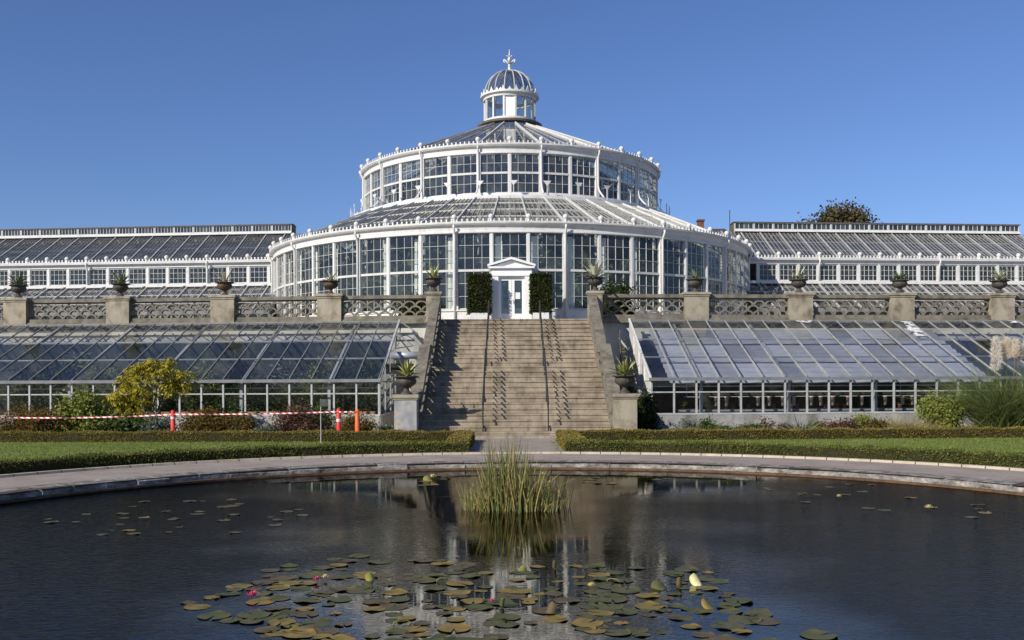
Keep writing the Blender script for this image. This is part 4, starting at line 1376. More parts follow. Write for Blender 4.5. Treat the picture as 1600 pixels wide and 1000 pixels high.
# ================================================================== WINGS
for side in (-1, 1):
    T = TF(side)
    where = 'dark-roofed glass wing of the palm house beyond the yellow-leaved tree' if side < 0 else 'glass wing of the palm house with the bronze tree and lightning rod behind it'
    U0, U1 = 12.75, (34.0 if side < 0 else 30.2)
    UE = 34.6 if side < 0 else 31.2
    wg = thing('glass_wing', where, 'glasshouse', T(20, 52.4, TZ))
    yw = 52.35                                   # clerestory wall
    z0, z1, zg = 7.03, 7.92, 8.18
    pitch = 1.13
    nwin = 19 if side < 0 else 16
    wv = window_mesh(pitch - 0.14, z0, z1, 4, 3, 0, z1, 0.045, 0.016).mesh('window', M['sash'])
    pvs = [pane_mesh(pitch - 0.14, z1 - z0, 0.04, 4, [0, .3, .6, .9]).mesh('glass_pane', G_WIN) for _ in range(4)]
    rz = math.atan(K) * (1 if side > 0 else -1)
    for i in range(nwin):
        u = U0 + 0.45 + pitch * (i + 0.5)
        p = T(u, yw, z0)
        o = inst('window', wv, wg, Vector(p) - wg.location, rz)
        inst('glass_pane', rng.choice(pvs), o, (0, 0, 0))
        ue = U0 + 0.45 + pitch * i
        wide = 0.10 if i % 6 == 3 else 0.065
        MB().box(ue - wide, ue + wide, yw - 0.08, yw + 0.08, z0 - 0.02, z1 + 0.02).xf(T).build('mullion', M['white'], wg)
        if i % 6 == 3:
            MB().tube([T(ue, yw - 0.32, zg + 0.02), T(ue, yw - 0.32, zg - 0.12), T(ue, yw - 0.16, zg - 0.35), T(ue, yw - 0.13, z0)], 0.05, 8).build('downpipe', M['white'], wg, smooth=True)
        inst('crest_knob', KM, wg, Vector(T(ue, yw - 0.2, zg + 0.06)) - wg.location)
    MB().box(U0 - 0.3, UE, yw - 0.1, yw + 0.1, z1 + 0.02, zg - 0.12).box(U0 - 0.3, UE, yw - 0.15, yw + 0.1, zg - 0.12, zg - 0.05).xf(T).build('entablature', M['white'], wg)
    MB().box(U0 - 0.2, UE, yw - 0.28, yw - 0.1, zg - 0.05, zg + 0.06).xf(T).build('gutter', M['gutter'], wg)
    MB().box(U0 - 0.3, UE, yw - 0.2, yw + 0.1, z0 - 0.17, z0 - 0.02).xf(T).build('sill', M['white'], wg)
    mb = MB()
    nt_ = int((UE - U0) / 0.19)
    for i in range(nt_):
        u = U0 + 0.05 + i * 0.19
        pts = [(-0.06, 0), (0.06, 0), (0.03, 0.08), (0.05, 0.13), (0, 0.17), (-0.05, 0.13), (-0.03, 0.08)]
        fr_ = [T(u + x, yw - 0.22, zg + 0.06 + y) for x, y in pts]
        bk_ = [T(u + x, yw - 0.18, zg + 0.06 + y) for x, y in pts]
        mb.poly(fr_)
        mb.poly(list(reversed(bk_)))
        for k in range(7):
            mb.poly([fr_[k], bk_[k], bk_[(k + 1) % 7], fr_[(k + 1) % 7]])
    mb.hexa([T(U0, yw - 0.23, zg + 0.07), T(UE, yw - 0.23, zg + 0.07), T(UE, yw - 0.17, zg + 0.07), T(U0, yw - 0.17, zg + 0.07),
             T(U0, yw - 0.23, zg + 0.10), T(UE, yw - 0.23, zg + 0.10), T(UE, yw - 0.17, zg + 0.10), T(U0, yw - 0.17, zg + 0.10)])
    mb.build('cresting', M['white'], wg)
    # roof
    yr, zr = yw + 4.0, 10.27
    MB().poly([T(10.2, yw - 0.12, zg + 0.02), T(UE, yw - 0.12, zg + 0.02), T(UE, yr, zr), T(10.2, yr, zr)]).build('roof_glass', G_WING, wg)
    for i in range(-2, nwin + 1):
        u = U0 + 0.45 + pitch * i
        if u < 10.5:
            continue
        MB().bar(T(u, yw - 0.12, zg + 0.05), T(u, yr, zr + 0.03), 0.05, 0.07).build('rafter', M['pale_steel'], wg)
    mb = MB()
    for i in range(int((UE - 11) / (pitch / 5))):
        u = 11.0 + i * pitch / 5
        mb.bar(T(u, yw - 0.12, zg + 0.03), T(u, yr, zr + 0.01), 0.018, 0.03)
    for t in (0.33, 0.62) if side > 0 else (0.5,):
        mb.bar(T(11, yw + (yr - yw) * t, zg + (zr - zg) * t + 0.0), T(UE, yw + (yr - yw) * t, zg + (zr - zg) * t + 0.0), 0.05, 0.05)
    mb.build('glazing_bars', M['roof_bar'] if side > 0 else M['steel'], wg)
    MB().poly([T(10.2, yr + 1.0, zr + 0.05), T(UE, yr + 1.0, zr + 0.05), T(UE, yr + 5.4, zg - 0.6), T(10.2, yr + 5.4, zg - 0.6)]).poly(
        [T(10.2, yr + 5.4, zg - 0.6), T(UE, yr + 5.4, zg - 0.6), T(UE, yr + 5.4, TZ), T(10.2, yr + 5.4, TZ)]).build('rear_slope', M['opaque_rear_roof'], wg)
    MB().poly([T(UE, yw, zg), T(UE, yr, zr), T(UE, yr + 1, zr), T(UE, yr + 5.4, zg - 0.6), T(UE, yr + 5.4, TZ), T(UE, yw, TZ)]).build('end_gable', M['opaque_rear_roof'], wg)
    # ridge lantern
    za, zb_ = zr + 0.02, zr + 0.56
    UA, UB = U0 + 0.1, U1
    MB().box(UA, UB, yr - 0.12, yr + 0.0, za - 0.06, za + 0.12).hexa([T(0, 0, 0)] * 8) if False else None
    mb = MB()
    mb.hexa([(UA, yr - 0.25, za - 0.02), (UB, yr - 0.25, za - 0.02), (UB, yr + 0.02, za - 0.02), (UA, yr + 0.02, za - 0.02), (UA, yr - 0.06, za + 0.12), (UB, yr - 0.06, za + 0.12), (UB, yr + 0.02, za + 0.12), (UA, yr + 0.02, za + 0.12)])
    mb.xf(T).build('ridge_curb', M['white'], wg)
    npn = int((UB - UA) / pitch)
    pw = (UB - UA) / npn
    rwm = window_mesh(pw - 0.02, za + 0.12, zb_, 4 if side > 0 else 6, 1 if side > 0 else 1, 0, zb_, 0.045, 0.022).mesh('ridge_light', M['sash'])
    rpm = pane_mesh(pw - 0.02, zb_ - za - 0.12, 0.05, 4).mesh('glass_pane', G_UP)
    for i in range(npn):
        p = T(UA + pw * (i + 0.5), yr, za + 0.12)
        o = inst('ridge_light', rwm, wg, Vector(p) - wg.location, rz)
        inst('glass_pane', rpm, o, (0, 0, 0))
    mb = MB()
    mb.hexa([(UA - .05, yr - 0.12, zb_ - .01), (UB + .05, yr - 0.12, zb_ - .01), (UB + .05, yr + 1.1, zb_ - .01), (UA - .05, yr + 1.1, zb_ - .01), (UA - .05, yr - 0.12, zb_ + 0.025), (UB + .05, yr - 0.12, zb_ + 0.025), (UB + .05, yr + 0.5, zb_ + 0.06), (UA - .05, yr + 0.5, zb_ + 0.06)])
    mb.xf(T).build('ridge_cap', M['lead'], wg)
    MB().box(UA - 0.02, UA + 0.03, yr + 0.06, yr + 1.0, za - 0.05, zb_ - 0.01).box(UB - 0.03, UB + 0.02, yr + 0.06, yr + 1.0, za - 0.05, zb_ - 0.01).box(UA + .03, UB - .03, yr + 0.92, yr + 1.0, za - 0.05, zb_ - 0.01).xf(T).build('lantern_back', M['opaque_rear_roof'], wg)
    if side > 0:
        MB().tube([T(UA - 0.2, yr + 0.3, zr - 0.1), T(UA - 0.2, yr + 0.3, zb_ + 0.75)], 0.025, 6).build('lightning_rod', M['iron'], wg)
    # low sloping roof in front of the clerestory
    yl, zl = yw - 3.6, 5.25
    ztop = z0 - 0.18
    MB().poly([T(12.2, yl, zl), T(UE, yl, zl), T(UE, yw - 0.05, ztop), T(12.2, yw - 0.05, ztop)]).build('low_roof_glass', G_ROOF if side > 0 else G_WING, wg)
    for i in range(nwin + 1):
        u = U0 + 0.45 + pitch * i
        MB().bar(T(u, yl, zl + 0.03), T(u, yw - 0.05, ztop + 0.04), 0.06, 0.09).bar(T(u, yw - 0.05, ztop + 0.12), T(u + 0.22, yw - 0.35, ztop - 0.02), 0.06).build('low_rafter', M['pale_steel'], wg)
    mb = MB()
    for t in (0.33, 0.66):
        mb.bar(T(12.4, yl + 3.55 * t, zl + (ztop - zl) * t), T(UE, yl + 3.55 * t, zl + (ztop - zl) * t), 0.05, 0.05)
    for i in range(int((UE - 12.4) / (pitch / 3))):
        u = 12.4 + i * pitch / 3
        mb.bar(T(u, yl, zl + 0.015), T(u, yw - 0.05, ztop + 0.015), 0.018, 0.03)
    mb.build('glazing_bars', M['pale_steel'], wg)
    MB().box(12.3, UE, yl - 0.12, yl + 0.1, TZ, TZ + 0.45).xf(T).build('low_plinth', M['lead'], wg)
    fw = MB().box(12.3, UE, yl - 0.08, yl + 0.1, zl - 0.16, zl + 0.02)
    for i in range(nwin * 2):
        u = 12.3 + i * pitch / 2
        fw.box(u - 0.05, u + 0.05, yl - 0.05, yl + 0.05, TZ + 0.45, zl - 0.16)
    fw.xf(T).build('low_front', M['steel'], wg)
    MB().poly([T(12.3, yl + 0.01, TZ + .45), T(UE, yl + 0.01, TZ + .45), T(UE, yl + 0.01, zl - .16), T(12.3, yl + 0.01, zl - .16)]).build('low_front_glass', G_WIN, wg)
    MB().poly([T(12.35, yl, TZ), T(12.35, yw, TZ), T(12.35, yw, ztop), T(12.35, yl, zl)]).build('low_end', M['lead'], wg)
    for i in range(7):                           # plants behind the panes
        u = 14.5 + i * 2.4
        c = T(u, yw + 1.8, TZ)
        t = thing('indoor_shrub', 'dark leafy shrub growing inside the glass wing %s' % ('behind the yellow tree' if side < 0 else 'behind the pampas grass'), 'plant', c, group='shrubs in the wing, %s side' % ('tree' if side < 0 else 'pampas'))
        MB().tube([(0, 0, 0), (0.05, 0, 2.2)], [0.1, 0.05], 6).build('stem', M['bark'], t, world=False)
        p = clumpy(900, (1.3, 1.1, 1.5), 12, 0.5, 0.3) + [0, 0, 2.5]
        p[:, 2] = np.clip(p[:, 2], 0.2, 4.6)
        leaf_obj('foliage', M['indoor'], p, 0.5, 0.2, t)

# ================================================================== FRONT LEAN-TO GLASSHOUSES
for side in (-1, 1):
    T = TF(side)
    G0, G1 = (4.28, 24.0)
    yf, yb2, ze, zt_ = 30.85, 36.55, 1.64, 3.88
    base = 0.54
    gh = thing('lean_to_glasshouse', 'long steel lean-to glasshouse with clear dark panes below the balustrade' if side < 0 else 'long steel lean-to glasshouse with pale shade screens drawn under its roof', 'glasshouse', T(12, yf, 0), group='lean-to glasshouses')
    pit = 0.72
    slope = lambda t, dz=0.0: (yf + (yb2 - yf) * t, ze + (zt_ - ze) * t + dz)
    MB().box(G0, G1, yf - 0.05, yf + 0.22, 0, base).xf(T).build('base_wall', M['base'], gh)
    MB().box(G0 - 0.02, G1, yf - 0.06, yf + 0.06, base, base + 0.06).xf(T).build('sill', M['pale_steel'], gh)
    MB().box(G0 - 0.05, G1, yf - 0.12, yf + 0.06, ze - 0.02, ze + 0.08).xf(T).build('gutter', M['steel'], gh)
    MB().box(G0, G1, yf - 0.015, yf + 0.025, 1.24, 1.28).xf(T).build('rail', M['pale_steel'], gh)
    MB().box(G0, G1, yf + 0.3, yf + 0.34, 1.42, 1.46).xf(T).build('rail', M['pale_steel'], gh)
    npost = int((G1 - G0) / pit)
    for i in range(npost + 1):
        u = G0 + 0.02 + i * pit
        MB().box(u - 0.028, u + 0.028, yf - 0.035, yf + 0.035, base + 0.06, ze - 0.02).xf(T).build('post', M['pale_steel'], gh)
        (ya, za_), (yb3, zb3) = slope(0, 0.1), slope(1, 0.02)
        MB().bar(T(u, ya, za_), T(u, yb3, zb3), 0.03, 0.045).build('rafter', M['steel'] if side < 0 else M['roof_bar'], gh)
        if i % 4 == 2:
            (ya, za_), (yb3, zb3) = slope(0.04, -0.12), slope(0.97, -0.12)
            MB().bar(T(u + 0.2, ya, za_), T(u + 0.2, yb3, zb3), 0.07, 0.10).bar(T(u + 0.2, yf + 0.25, 0), T(u + 0.2, yf + 0.25, ze - 0.08), 0.09).build('girder', M['pale_steel'], gh)
    for t in (0.33, 0.63, 0.985):
        y_, z_ = slope(t, 0.035)
        MB().bar(T(G0, y_, z_), T(G1, y_, z_), 0.05, 0.05).build('purlin', M['steel'], gh)
    y0_, z0_ = slope(0, 0.075)
    y1_, z1_ = slope(1, 0.0)
    g = MB()
    nn_ = npost
    for i in range(nn_):                          # panes: each slightly out of true, as old glazing is
        ua, ub = G0 + 0.02 + i * pit, G0 + 0.02 + (i + 1) * pit
        for (ta, tb) in ((0, 0.33), (0.33, 0.63), (0.63, 0.985)):
            j = rng.uniform(-0.006, 0.006)
            (ya, za_), (yb3, zb3) = slope(ta, 0.07 - 0.05 * ta), slope(tb, 0.07 - 0.05 * tb)
            g.poly([T(ua, ya, za_ + j), T(ub, ya, za_ - j), T(ub, yb3, zb3 + j), T(ua, yb3, zb3 - j)])
    g.build('roof_glass', G_LEAN if side < 0 else G_MOSS, gh)
    MB().poly([T(G0, yf + 0.0, base), T(G1, yf + 0.0, base), T(G1, yf + 0.0, ze), T(G0, yf + 0.0, ze)]).build('front_glass', G_FRONT, gh)
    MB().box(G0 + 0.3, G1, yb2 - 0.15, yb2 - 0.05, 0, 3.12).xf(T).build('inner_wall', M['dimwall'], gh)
    MB().poly([T(G0 + .2, yf + .2, 0.03), T(G1, yf + .2, 0.03), T(G1, yb2 - .15, 0.03), T(G0 + .2, yb2 - .15, 0.03)]).build('inner_floor', M['soil'], gh)
    # gable end by the stairs
    endm = M['white'] if side > 0 else M['pale_steel']
    mb = MB()
    mb.bar(T(G0, yf, 0.0), T(G0, yf, ze), 0.06)
    mb.bar(T(G0, *slope(0, 0.04)), T(G0, *slope(1, 0.04)), 0.07, 0.09)
    mb.bar(T(G0, yf, base), T(G0, yb2, base), 0.06)
    for t in (0.25, 0.5, 0.75):
        y_, z_ = slope(t)
        mb.bar(T(G0, y_, base), T(G0, y_, z_), 0.045)
    mb.bar(T(G0, yf, ze), T(G0, yb2, ze), 0.04)
    mb.build('gable_frame', endm, gh)
    MB().poly([T(G0 + .005, yf, base), T(G0 + .005, yf, ze), T(G0 + .005, *slope(1)), T(G0 + .005, yb2, base)]).build('gable_glass', G_LEAN if side < 0 else M['white'], gh)
    MB().box(G0, G0 + 0.2, yf + .23, yb2, 0, base).xf(T).build('gable_base', M['plaster'], gh)
    if side < 0:
        # opened vents above the gable, and the truss of the vent gear along the ridge
        for (ua, ub, y_, z_) in ((3.55, 4.2, 36.3, 3.5), (3.6, 4.2, 35.0, 3.0)):
            pts = [T(ub, y_, z_ + 0.35), T(ua, y_ - 0.2, z_ - 0.1), T(ub, y_ - 0.5, z_ - 0.2)]
            f1 = MB()
            for k in range(3):
                f1.bar(pts[k], pts[(k + 1) % 3], 0.035)
            f1.build('vent_flap', M['steel'], gh)
        tr_ = MB()
        for i in range(npost):
            u = G0 + i * pit
            tr_.bar(T(u, yb2 - 0.05, 3.62), T(u + pit / 2, yb2 - 0.05, 3.84), 0.025)
            tr_.bar(T(u + pit / 2, yb2 - 0.05, 3.84), T(u + pit, yb2 - 0.05, 3.62), 0.025)
        tr_.bar(T(G0, yb2 - 0.05, 3.60), T(G1, yb2 - 0.05, 3.60), 0.04)
        tr_.build('vent_gear', M['steel'], gh)
        MB().tube([T(3.35, 34.2, 2.55), T(4.3, 34.2, 2.55)], 0.13, 16).build('flue_pipe', M['zinc'], gh, smooth=True)
        MB().box(3.5, 4.22, 33.2, 34.0, 1.9, 2.25).xf(T).build('vent_box', M['iron'], gh)
    else:
        # shade screens under the glass, each sagging a little between its wires
        for bay in range(5):
            ua = G0 + 0.66 + bay * pit * 3
            ub = G0 + 0.66 + (bay + 1) * pit * 3
            for (ta, tb) in ((0.02, 0.318), (0.335, 0.62), (0.635, 0.90)):
                mb = MB()
                nx, ny = 12, 16
                grid = []
                for iy in range(ny + 1):
                    row = []
                    t = ta + (tb - ta) * iy / ny
                    for ix in range(nx + 1):
                        u = ua + (ub - ua) * ix / nx
                        y_, z_ = slope(t, -0.16)
                        sag = 0.05 * math.sin(iy * PI / 4) ** 2 + 0.018 * math.sin(u * 8.6 + t * 9) * math.sin(iy * PI / 4) ** 2
                        row.append(T(u, y_, z_ - sag))
                    grid.append(row)
                for iy in range(ny):
                    for ix in range(nx):
                        mb.poly([grid[iy][ix], grid[iy][ix + 1], grid[iy + 1][ix + 1], grid[iy + 1][ix]])
                mb.build('shade_screen', M['blind'], gh, smooth=True)
        # whitewash painted as bright patches on panes below the piers
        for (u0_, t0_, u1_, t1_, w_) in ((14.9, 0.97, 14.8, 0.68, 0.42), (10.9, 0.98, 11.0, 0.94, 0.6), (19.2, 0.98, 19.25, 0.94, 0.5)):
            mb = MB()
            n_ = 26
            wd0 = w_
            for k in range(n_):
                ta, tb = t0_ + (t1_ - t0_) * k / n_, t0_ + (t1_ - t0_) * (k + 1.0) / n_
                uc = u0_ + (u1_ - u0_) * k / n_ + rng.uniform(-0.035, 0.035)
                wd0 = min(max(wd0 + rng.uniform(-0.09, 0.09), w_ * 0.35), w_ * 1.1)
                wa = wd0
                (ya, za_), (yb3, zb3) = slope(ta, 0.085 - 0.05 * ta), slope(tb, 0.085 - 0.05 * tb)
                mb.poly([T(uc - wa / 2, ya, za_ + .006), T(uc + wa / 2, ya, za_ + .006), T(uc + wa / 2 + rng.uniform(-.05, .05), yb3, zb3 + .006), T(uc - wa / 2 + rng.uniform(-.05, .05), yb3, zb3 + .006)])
            mb.build('painted_glare', M['glare_patch'], gh)  # painted light patch lying over the glass

# inside the glasshouse with screens: bench, pots, hanging pots
T = TF(1)
bn = thing('plant_bench', 'grey staging bench inside the glasshouse behind the yucca', 'bench', T(9, 31.8, 0))
MB().box(5.3, 16.5, 31.35, 32.4, 0.62, 0.68).xf(T).build('bench_top', M['bench_metal'], bn)
for u in (5.6, 8.2, 10.8, 13.4, 16.0):
    for yy in (31.5, 32.3):
        MB().box(u - .03, u + .03, yy - .03, yy + .03, 0, 0.62).xf(T).build('leg', M['bench_metal'], bn)
potm = MB().lathe([(0.06, 0), (0.075, 0.11), (0.085, 0.11), (0.085, 0.145), (0.07, 0.145), (0.068, 0.12), (0.0, 0.12)], 14).mesh('pot', M['terracotta'], True)
tufts = []
for k in range(4):
    b = np.zeros((26, 3)) + nrg.normal(size=(26, 3)) * [0.02, 0.02, 0] + [0, 0, 0.12]
    d = nrg.normal(size=(26, 3)) * [0.55, 0.55, 0.2] + [0, 0, 0.9]
    tufts.append(blade_mesh('foliage', M['mid_leaf'], b, d, nrg.uniform(0.14, 0.34, 26), 0.028, 0.5, 3))
for i in range(26):
    u = 5.6 + i * 0.42 + rng.uniform(-0.08, 0.08)
    t = thing('potted_plant', 'small green plant in a terracotta pot on the staging bench', 'potted plant', T(u, 31.5 + rng.uniform(0, 0.7), 0.68), rng.uniform(0, 6), 'potted plants on the staging bench')
    inst('pot', potm, t, (0, 0, 0))
    inst('foliage', tufts[i % 4], t, (0, 0, 0), rng.uniform(0, 6))
hpm = MB().lathe([(0.0, 0.0), (0.045, 0.0), (0.062, 0.26), (0.07, 0.26), (0.07, 0.30), (0.055, 0.30), (0.05, 0.26), (0, 0.26)], 12).mesh('hanging_pot', M['pale_pot'], True)
hang = thing('hanging_rail', 'thin steel rail carrying the row of hanging pots inside the glasshouse', 'rail', T(10, 31.25, 1.12))
MB().bar(T(5.4, 31.25, 1.10), T(16.6, 31.25, 1.10), 0.02).build('rail_bar', M['pale_steel'], hang)
for u in (5.5, 9.0, 12.6, 16.4):
    MB().bar(T(u, 31.25, 1.10), T(u, 31.25, 1.72), 0.015).build('hanger', M['pale_steel'], hang)
for i in range(24):
    u = 6.0 + i * 0.44 + rng.uniform(-0.1, 0.1)
    o = bpy.data.objects.new('hanging_pot', hpm)
    scn.collection.objects.link(o)
    o.location = T(u, 31.25, 0.80)
    tag(o, 'slim pale pink pot hanging in a row inside the glasshouse', 'pot', 'hanging pots')
# inside the clear glasshouse: planting
T = TF(-1)
for i in range(12):
    u = 5.4 + i * 1.15 + rng.uniform(-.2, .2)
    c = T(u, 32.2 + rng.uniform(0, 1.2), 0)
    t = thing('glasshouse_plant', 'leafy green plant standing inside the clear-paned glasshouse', 'plant', c, group='plants in the clear-paned glasshouse')
    MB().tube([(0, 0, 0), (0, 0, 0.7)], [0.04, 0.02], 6).build('stem', M['bark'], t, world=False)
    p = clumpy(520, (0.6, 0.55, 0.7), 9, 0.5, 0.3) + [0, 0, 0.75 + rng.uniform(0, 0.3)]
    p[:, 2] = np.maximum(p[:, 2], 0.05)
    leaf_obj('foliage', M['mid_leaf'] if i % 3 else M['indoor'], p, 0.2, 0.06, t)
for i in range(14):
    u = 5.2 + i * 1.0 + rng.uniform(-.3, .3)
    hgt = rng.uniform(1.5, 2.3)
    c = T(u, 34.3 + rng.uniform(0, 1.4), 0)
    t = thing('glasshouse_plant', 'tall leafy plant along the back wall of the clear-paned glasshouse', 'plant', c, group='tall plants in the clear-paned glasshouse')
    MB().tube([(0, 0, 0), (0, 0, hgt)], [0.04, 0.02], 6).build('stem', M['bark'], t, world=False)
    p = clumpy(620, (0.6, 0.45, 0.75), 10, 0.5, 0.3) + [0, 0, hgt * 0.85]
    p[:, 2] = np.clip(p[:, 2], 0.05, 2.75)
    leaf_obj('foliage', M[('mid_leaf', 'dark_leaf', 'fresh_leaf', 'grey_leaf')[i % 4]], p, 0.24, 0.07, t)
wb = thing('timber_ledge', 'orange timber ledge inside the clear-paned glasshouse behind the shrubs', 'ledge', T(9, 31.2, 0.5))
MB().box(4.5, 17, 31.2, 31.5, 0.56, 0.68).xf(T).build('ledge_board', M['wood'], wb)
for u in (5, 8, 11, 14):
    MB().box(u - .04, u + .04, 31.3, 31.4, 0, 0.56).xf(T).build('support', M['wood'], wb)

# ================================================================== TERRACE PLANTS
def clipped_shrub(label, x0, x1, y0, y1, z0, z1, mat, dens=900):
    root = thing('clipped_shrub', label, 'shrub', ((x0 + x1) / 2, (y0 + y1) / 2, z0))
    MB().box(x0 + .08, x1 - .08, y0 + .08, y1 - .08, z0 - 0.02, z1 - .08).build('branches', M['hedge_core'], root)
    pts, drs = [], []
    for ax, lo, hi in ((0, x0, x1), (1, y0, y1), (2, z0, z1)):
        for v, sg in ((lo, -1), (hi, 1)):
            if ax == 2 and sg < 0:
                continue
            k = int(dens * 1.6)
            p = np.stack([nrg.uniform(x0, x1, k), nrg.uniform(y0, y1, k), nrg.uniform(z0, z1, k)], axis=1)
            p[:, ax] = v + nrg.normal(size=k) * 0.03 - sg * 0.03
            nv = np.zeros((k, 3))
            nv[:, ax] = sg
            pts.append(p)
            drs.append(nv)
    leaf_obj('foliage', mat, np.concatenate(pts), 0.085, 0.06, root, np.concatenate(drs) * 0.6, world=True)
    return root


for lab, lb2, x0, x1 in (('tall clipped shrub in a white planter on the shaded flank of the white door', 'white planter box under the shrub on the shaded flank of the door', -1.80, -0.90),
                         ('tall clipped shrub in a white planter on the sunlit flank of the white door', 'white planter box under the shrub on the sunlit flank of the door', 0.82, 1.62)):
    pb = thing('planter_box', lb2, 'planter', ((x0 + x1) / 2, 41.7, TZ), group='white planter boxes')
    mb = MB()
    a, b = x0 + 0.06, x1 - 0.06
    mb.box(a, b, 41.42, 41.47, TZ + .04, 4.50).box(a, b, 41.95, 42.0, TZ + .04, 4.50).box(a, a + .05, 41.47, 41.95, TZ + .04, 4.50).box(b - .05, b, 41.47, 41.95, TZ + .04, 4.50)
    mb.build('box_side', M['white'], pb)
    MB().box(a + .05, b - .05, 41.47, 41.95, 4.38, 4.44).build('soil_fill', M['soil'], pb)
    for fx in (a, b - 0.08):
        MB().box(fx, fx + .08, 41.44, 41.52, TZ, TZ + .04).build('foot', M['white'], pb)
    clipped_shrub(lab, x0, x1, 41.45, 41.97, 4.48, 6.10, M['dark_leaf'])


def bush(name, label, loc, rad, mat, n, ln, wd, k=14, spread=0.45, hollow=0.45, stem=True, group=None, dirs=None, cat='shrub', zc=0.9):
    t = thing(name, label, cat, loc, group=group)
    mb = MB()
    for i in range(5):
        a = i * 1.3 + rng.uniform(-.3, .3)
        q = rng.uniform(0.3, 0.7)
        mb.tube([(0.03 * math.cos(a), 0.03 * math.sin(a), -0.02), (rad[0] * q * .5 * math.cos(a), rad[1] * q * .5 * math.sin(a), rad[2] * zc * 0.7), (rad[0] * q * math.cos(a), rad[1] * q * math.sin(a), rad[2] * zc * 1.3)],
                [0.02 * (1 + rad[2]), 0.014 * (1 + rad[2]), 0.006], 5)
    mb.build('stems', M['bark'], t, world=False)
    n = int(n * 2.2)
    ln, wd = ln * 1.15, wd * 1.25
    p = clumpy(n, rad, k + 8, spread, hollow) + [0, 0, rad[2] * zc]
    p = p[p[:, 2] > 0.01]
    leaf_obj('foliage', mat, p, ln, wd, t, dirs=np.tile(dirs, (len(p), 1)) if dirs is not None else None)
    return t


bush('bush', 'dark rounded bush behind the balustrade next to the wide pale agave', (X(962, 39.5), 39.5, TZ), (0.75, 0.6, 0.85), M['dark_leaf'], 2600, 0.12, 0.06)
bush('bush', 'small dark bush behind the balustrade near the yellow-striped agave', (X(648, 40.0), 40.0, TZ), (0.7, 0.5, 0.62), M['dark_leaf'], 1500, 0.12, 0.05)

# ================================================================== GARDEN BEDS
# yellow-leaved tree
tx, ty = X(232, 29.2), 29.2
yt = thing('autumn_tree', 'small many-stemmed tree with drooping yellow autumn leaves before the glasshouse', 'tree', (tx, ty, 0))
mb = MB()
tips = []
for i, (ex, ey, ez) in enumerate([(-0.72, 0.1, 1.6), (-0.4, -0.2, 2.0), (0.05, 0.1, 2.2), (0.45, -0.1, 2.05), (0.9, 0.1, 1.9), (-0.95, -0.1, 1.15), (0.55, 0.25, 1.6), (-0.15, -0.3, 1.5)]):
    mb.tube([(0.05 * i - 0.2, 0, 0), (ex * .35, ey * .4, ez * .45), (ex * .75, ey * .8, ez * .85), (ex, ey, ez)], [0.035, 0.028, 0.018, 0.008], 6)
    tips.append((ex, ey, ez))
mb.build('trunk', M['bark'], yt, world=False)
pts, drs = [], []
for (ex, ey, ez) in tips + [(-0.6, 0.2, 1.9), (0.25, 0.2, 2.15), (0.75, -0.2, 2.0), (-0.8, 0, 0.85), (-0.45, 0.1, 1.2), (0.1, -0.2, 1.85), (1.05, 0, 1.65), (-1.0, 0, 0.7), (-0.85, 0.1, 1.0), (-0.6, -0.1, 0.8), (-0.35, 0, 1.0), (-1.05, 0.1, 1.35), (-0.2, 0.1, 1.25), (-0.7, 0, 1.4), (0.8, 0, 1.4)]:
    ex *= 0.88
    for f in range(12):                           # each frond: leaflets hanging from an arching midrib
        a = rng.uniform(0, 2 * PI)
        l_ = rng.uniform(0.28, 0.5)
        o_ = np.array([ex, ey, ez]) + np.array([rng.gauss(0, .13), rng.gauss(0, .13), rng.gauss(0, .1)])
        dr_ = np.array([math.cos(a), math.sin(a), 0.25])
        for k in range(11):
            q = k / 10
            p = o_ + dr_ * l_ * q + np.array([0, 0, -0.55 * l_ * q * q])
            for s_ in (-1, 1):
                pts.append(p)
                drs.append(np.array([-dr_[1] * s_ * 0.6, dr_[0] * s_ * 0.6, -0.75]) + dr_ * 0.3)
leaf_obj('crown', M['yellow_leaf'], np.array(pts), 0.14, 0.05, yt, dirs=np.array(drs) * 1.6, jitter=0.35)

bush('bush', 'tall yellow-green leafy bush beside the yellow autumn tree', (X(128, 28.6), 28.6, 0), (0.72, 0.5, 0.68), M['fresh_leaf'], 2600, 0.11, 0.05, cat='shrub')
bush('bush', 'low glossy green bush under the yellow autumn tree', (X(203, 28.3), 28.3, 0), (0.75, 0.4, 0.34), M['mid_leaf'], 1500, 0.13, 0.05, cat='shrub')
bush('bush', 'silvery grey-green small bush beside the banded-less red post', (X(243, 28.2), 28.2, 0), (0.42, 0.35, 0.36), M['grey_leaf'], 900, 0.1, 0.03)['label'] = 'silvery grey-green small bush between the autumn tree and the red post'
bush('bush', 'rusty mounded bush at the edge of the frame under the tape', (X(28, 28.6), 28.6, 0), (0.62, 0.5, 0.5), M['rust_leaf'], 2200, 0.06, 0.03)
bush('bush', 'rusty domed bush next to the tall yellow-green bush', (X(66, 28.2), 28.2, 0), (0.62, 0.45, 0.44), M['rust_leaf'], 2200, 0.06, 0.03)
bush('bush', 'wide rusty brown low bush just past the first red post', (X(318, 28.6), 28.6, 0), (0.85, 0.45, 0.44), M['rust_leaf'], 3000, 0.06, 0.03)
bush('bush', 'rusty green low bush between the wide brown bush and the grey leaves', (X(368, 28.5), 28.5, 0), (0.6, 0.4, 0.36), M['rust_leaf'], 1800, 0.06, 0.03)
bush('bush', 'silvery leaved low plant before the white base wall', (X(418, 28.3), 28.3, 0), (0.3, 0.25, 0.2), M['grey_leaf'], 420, 0.1, 0.03)
bush('bush', 'dark red twiggy bush behind the thin signpost', (X(464, 28.5), 28.5, 0), (0.66, 0.45, 0.5), M['red_leaf'], 2400, 0.065, 0.035)
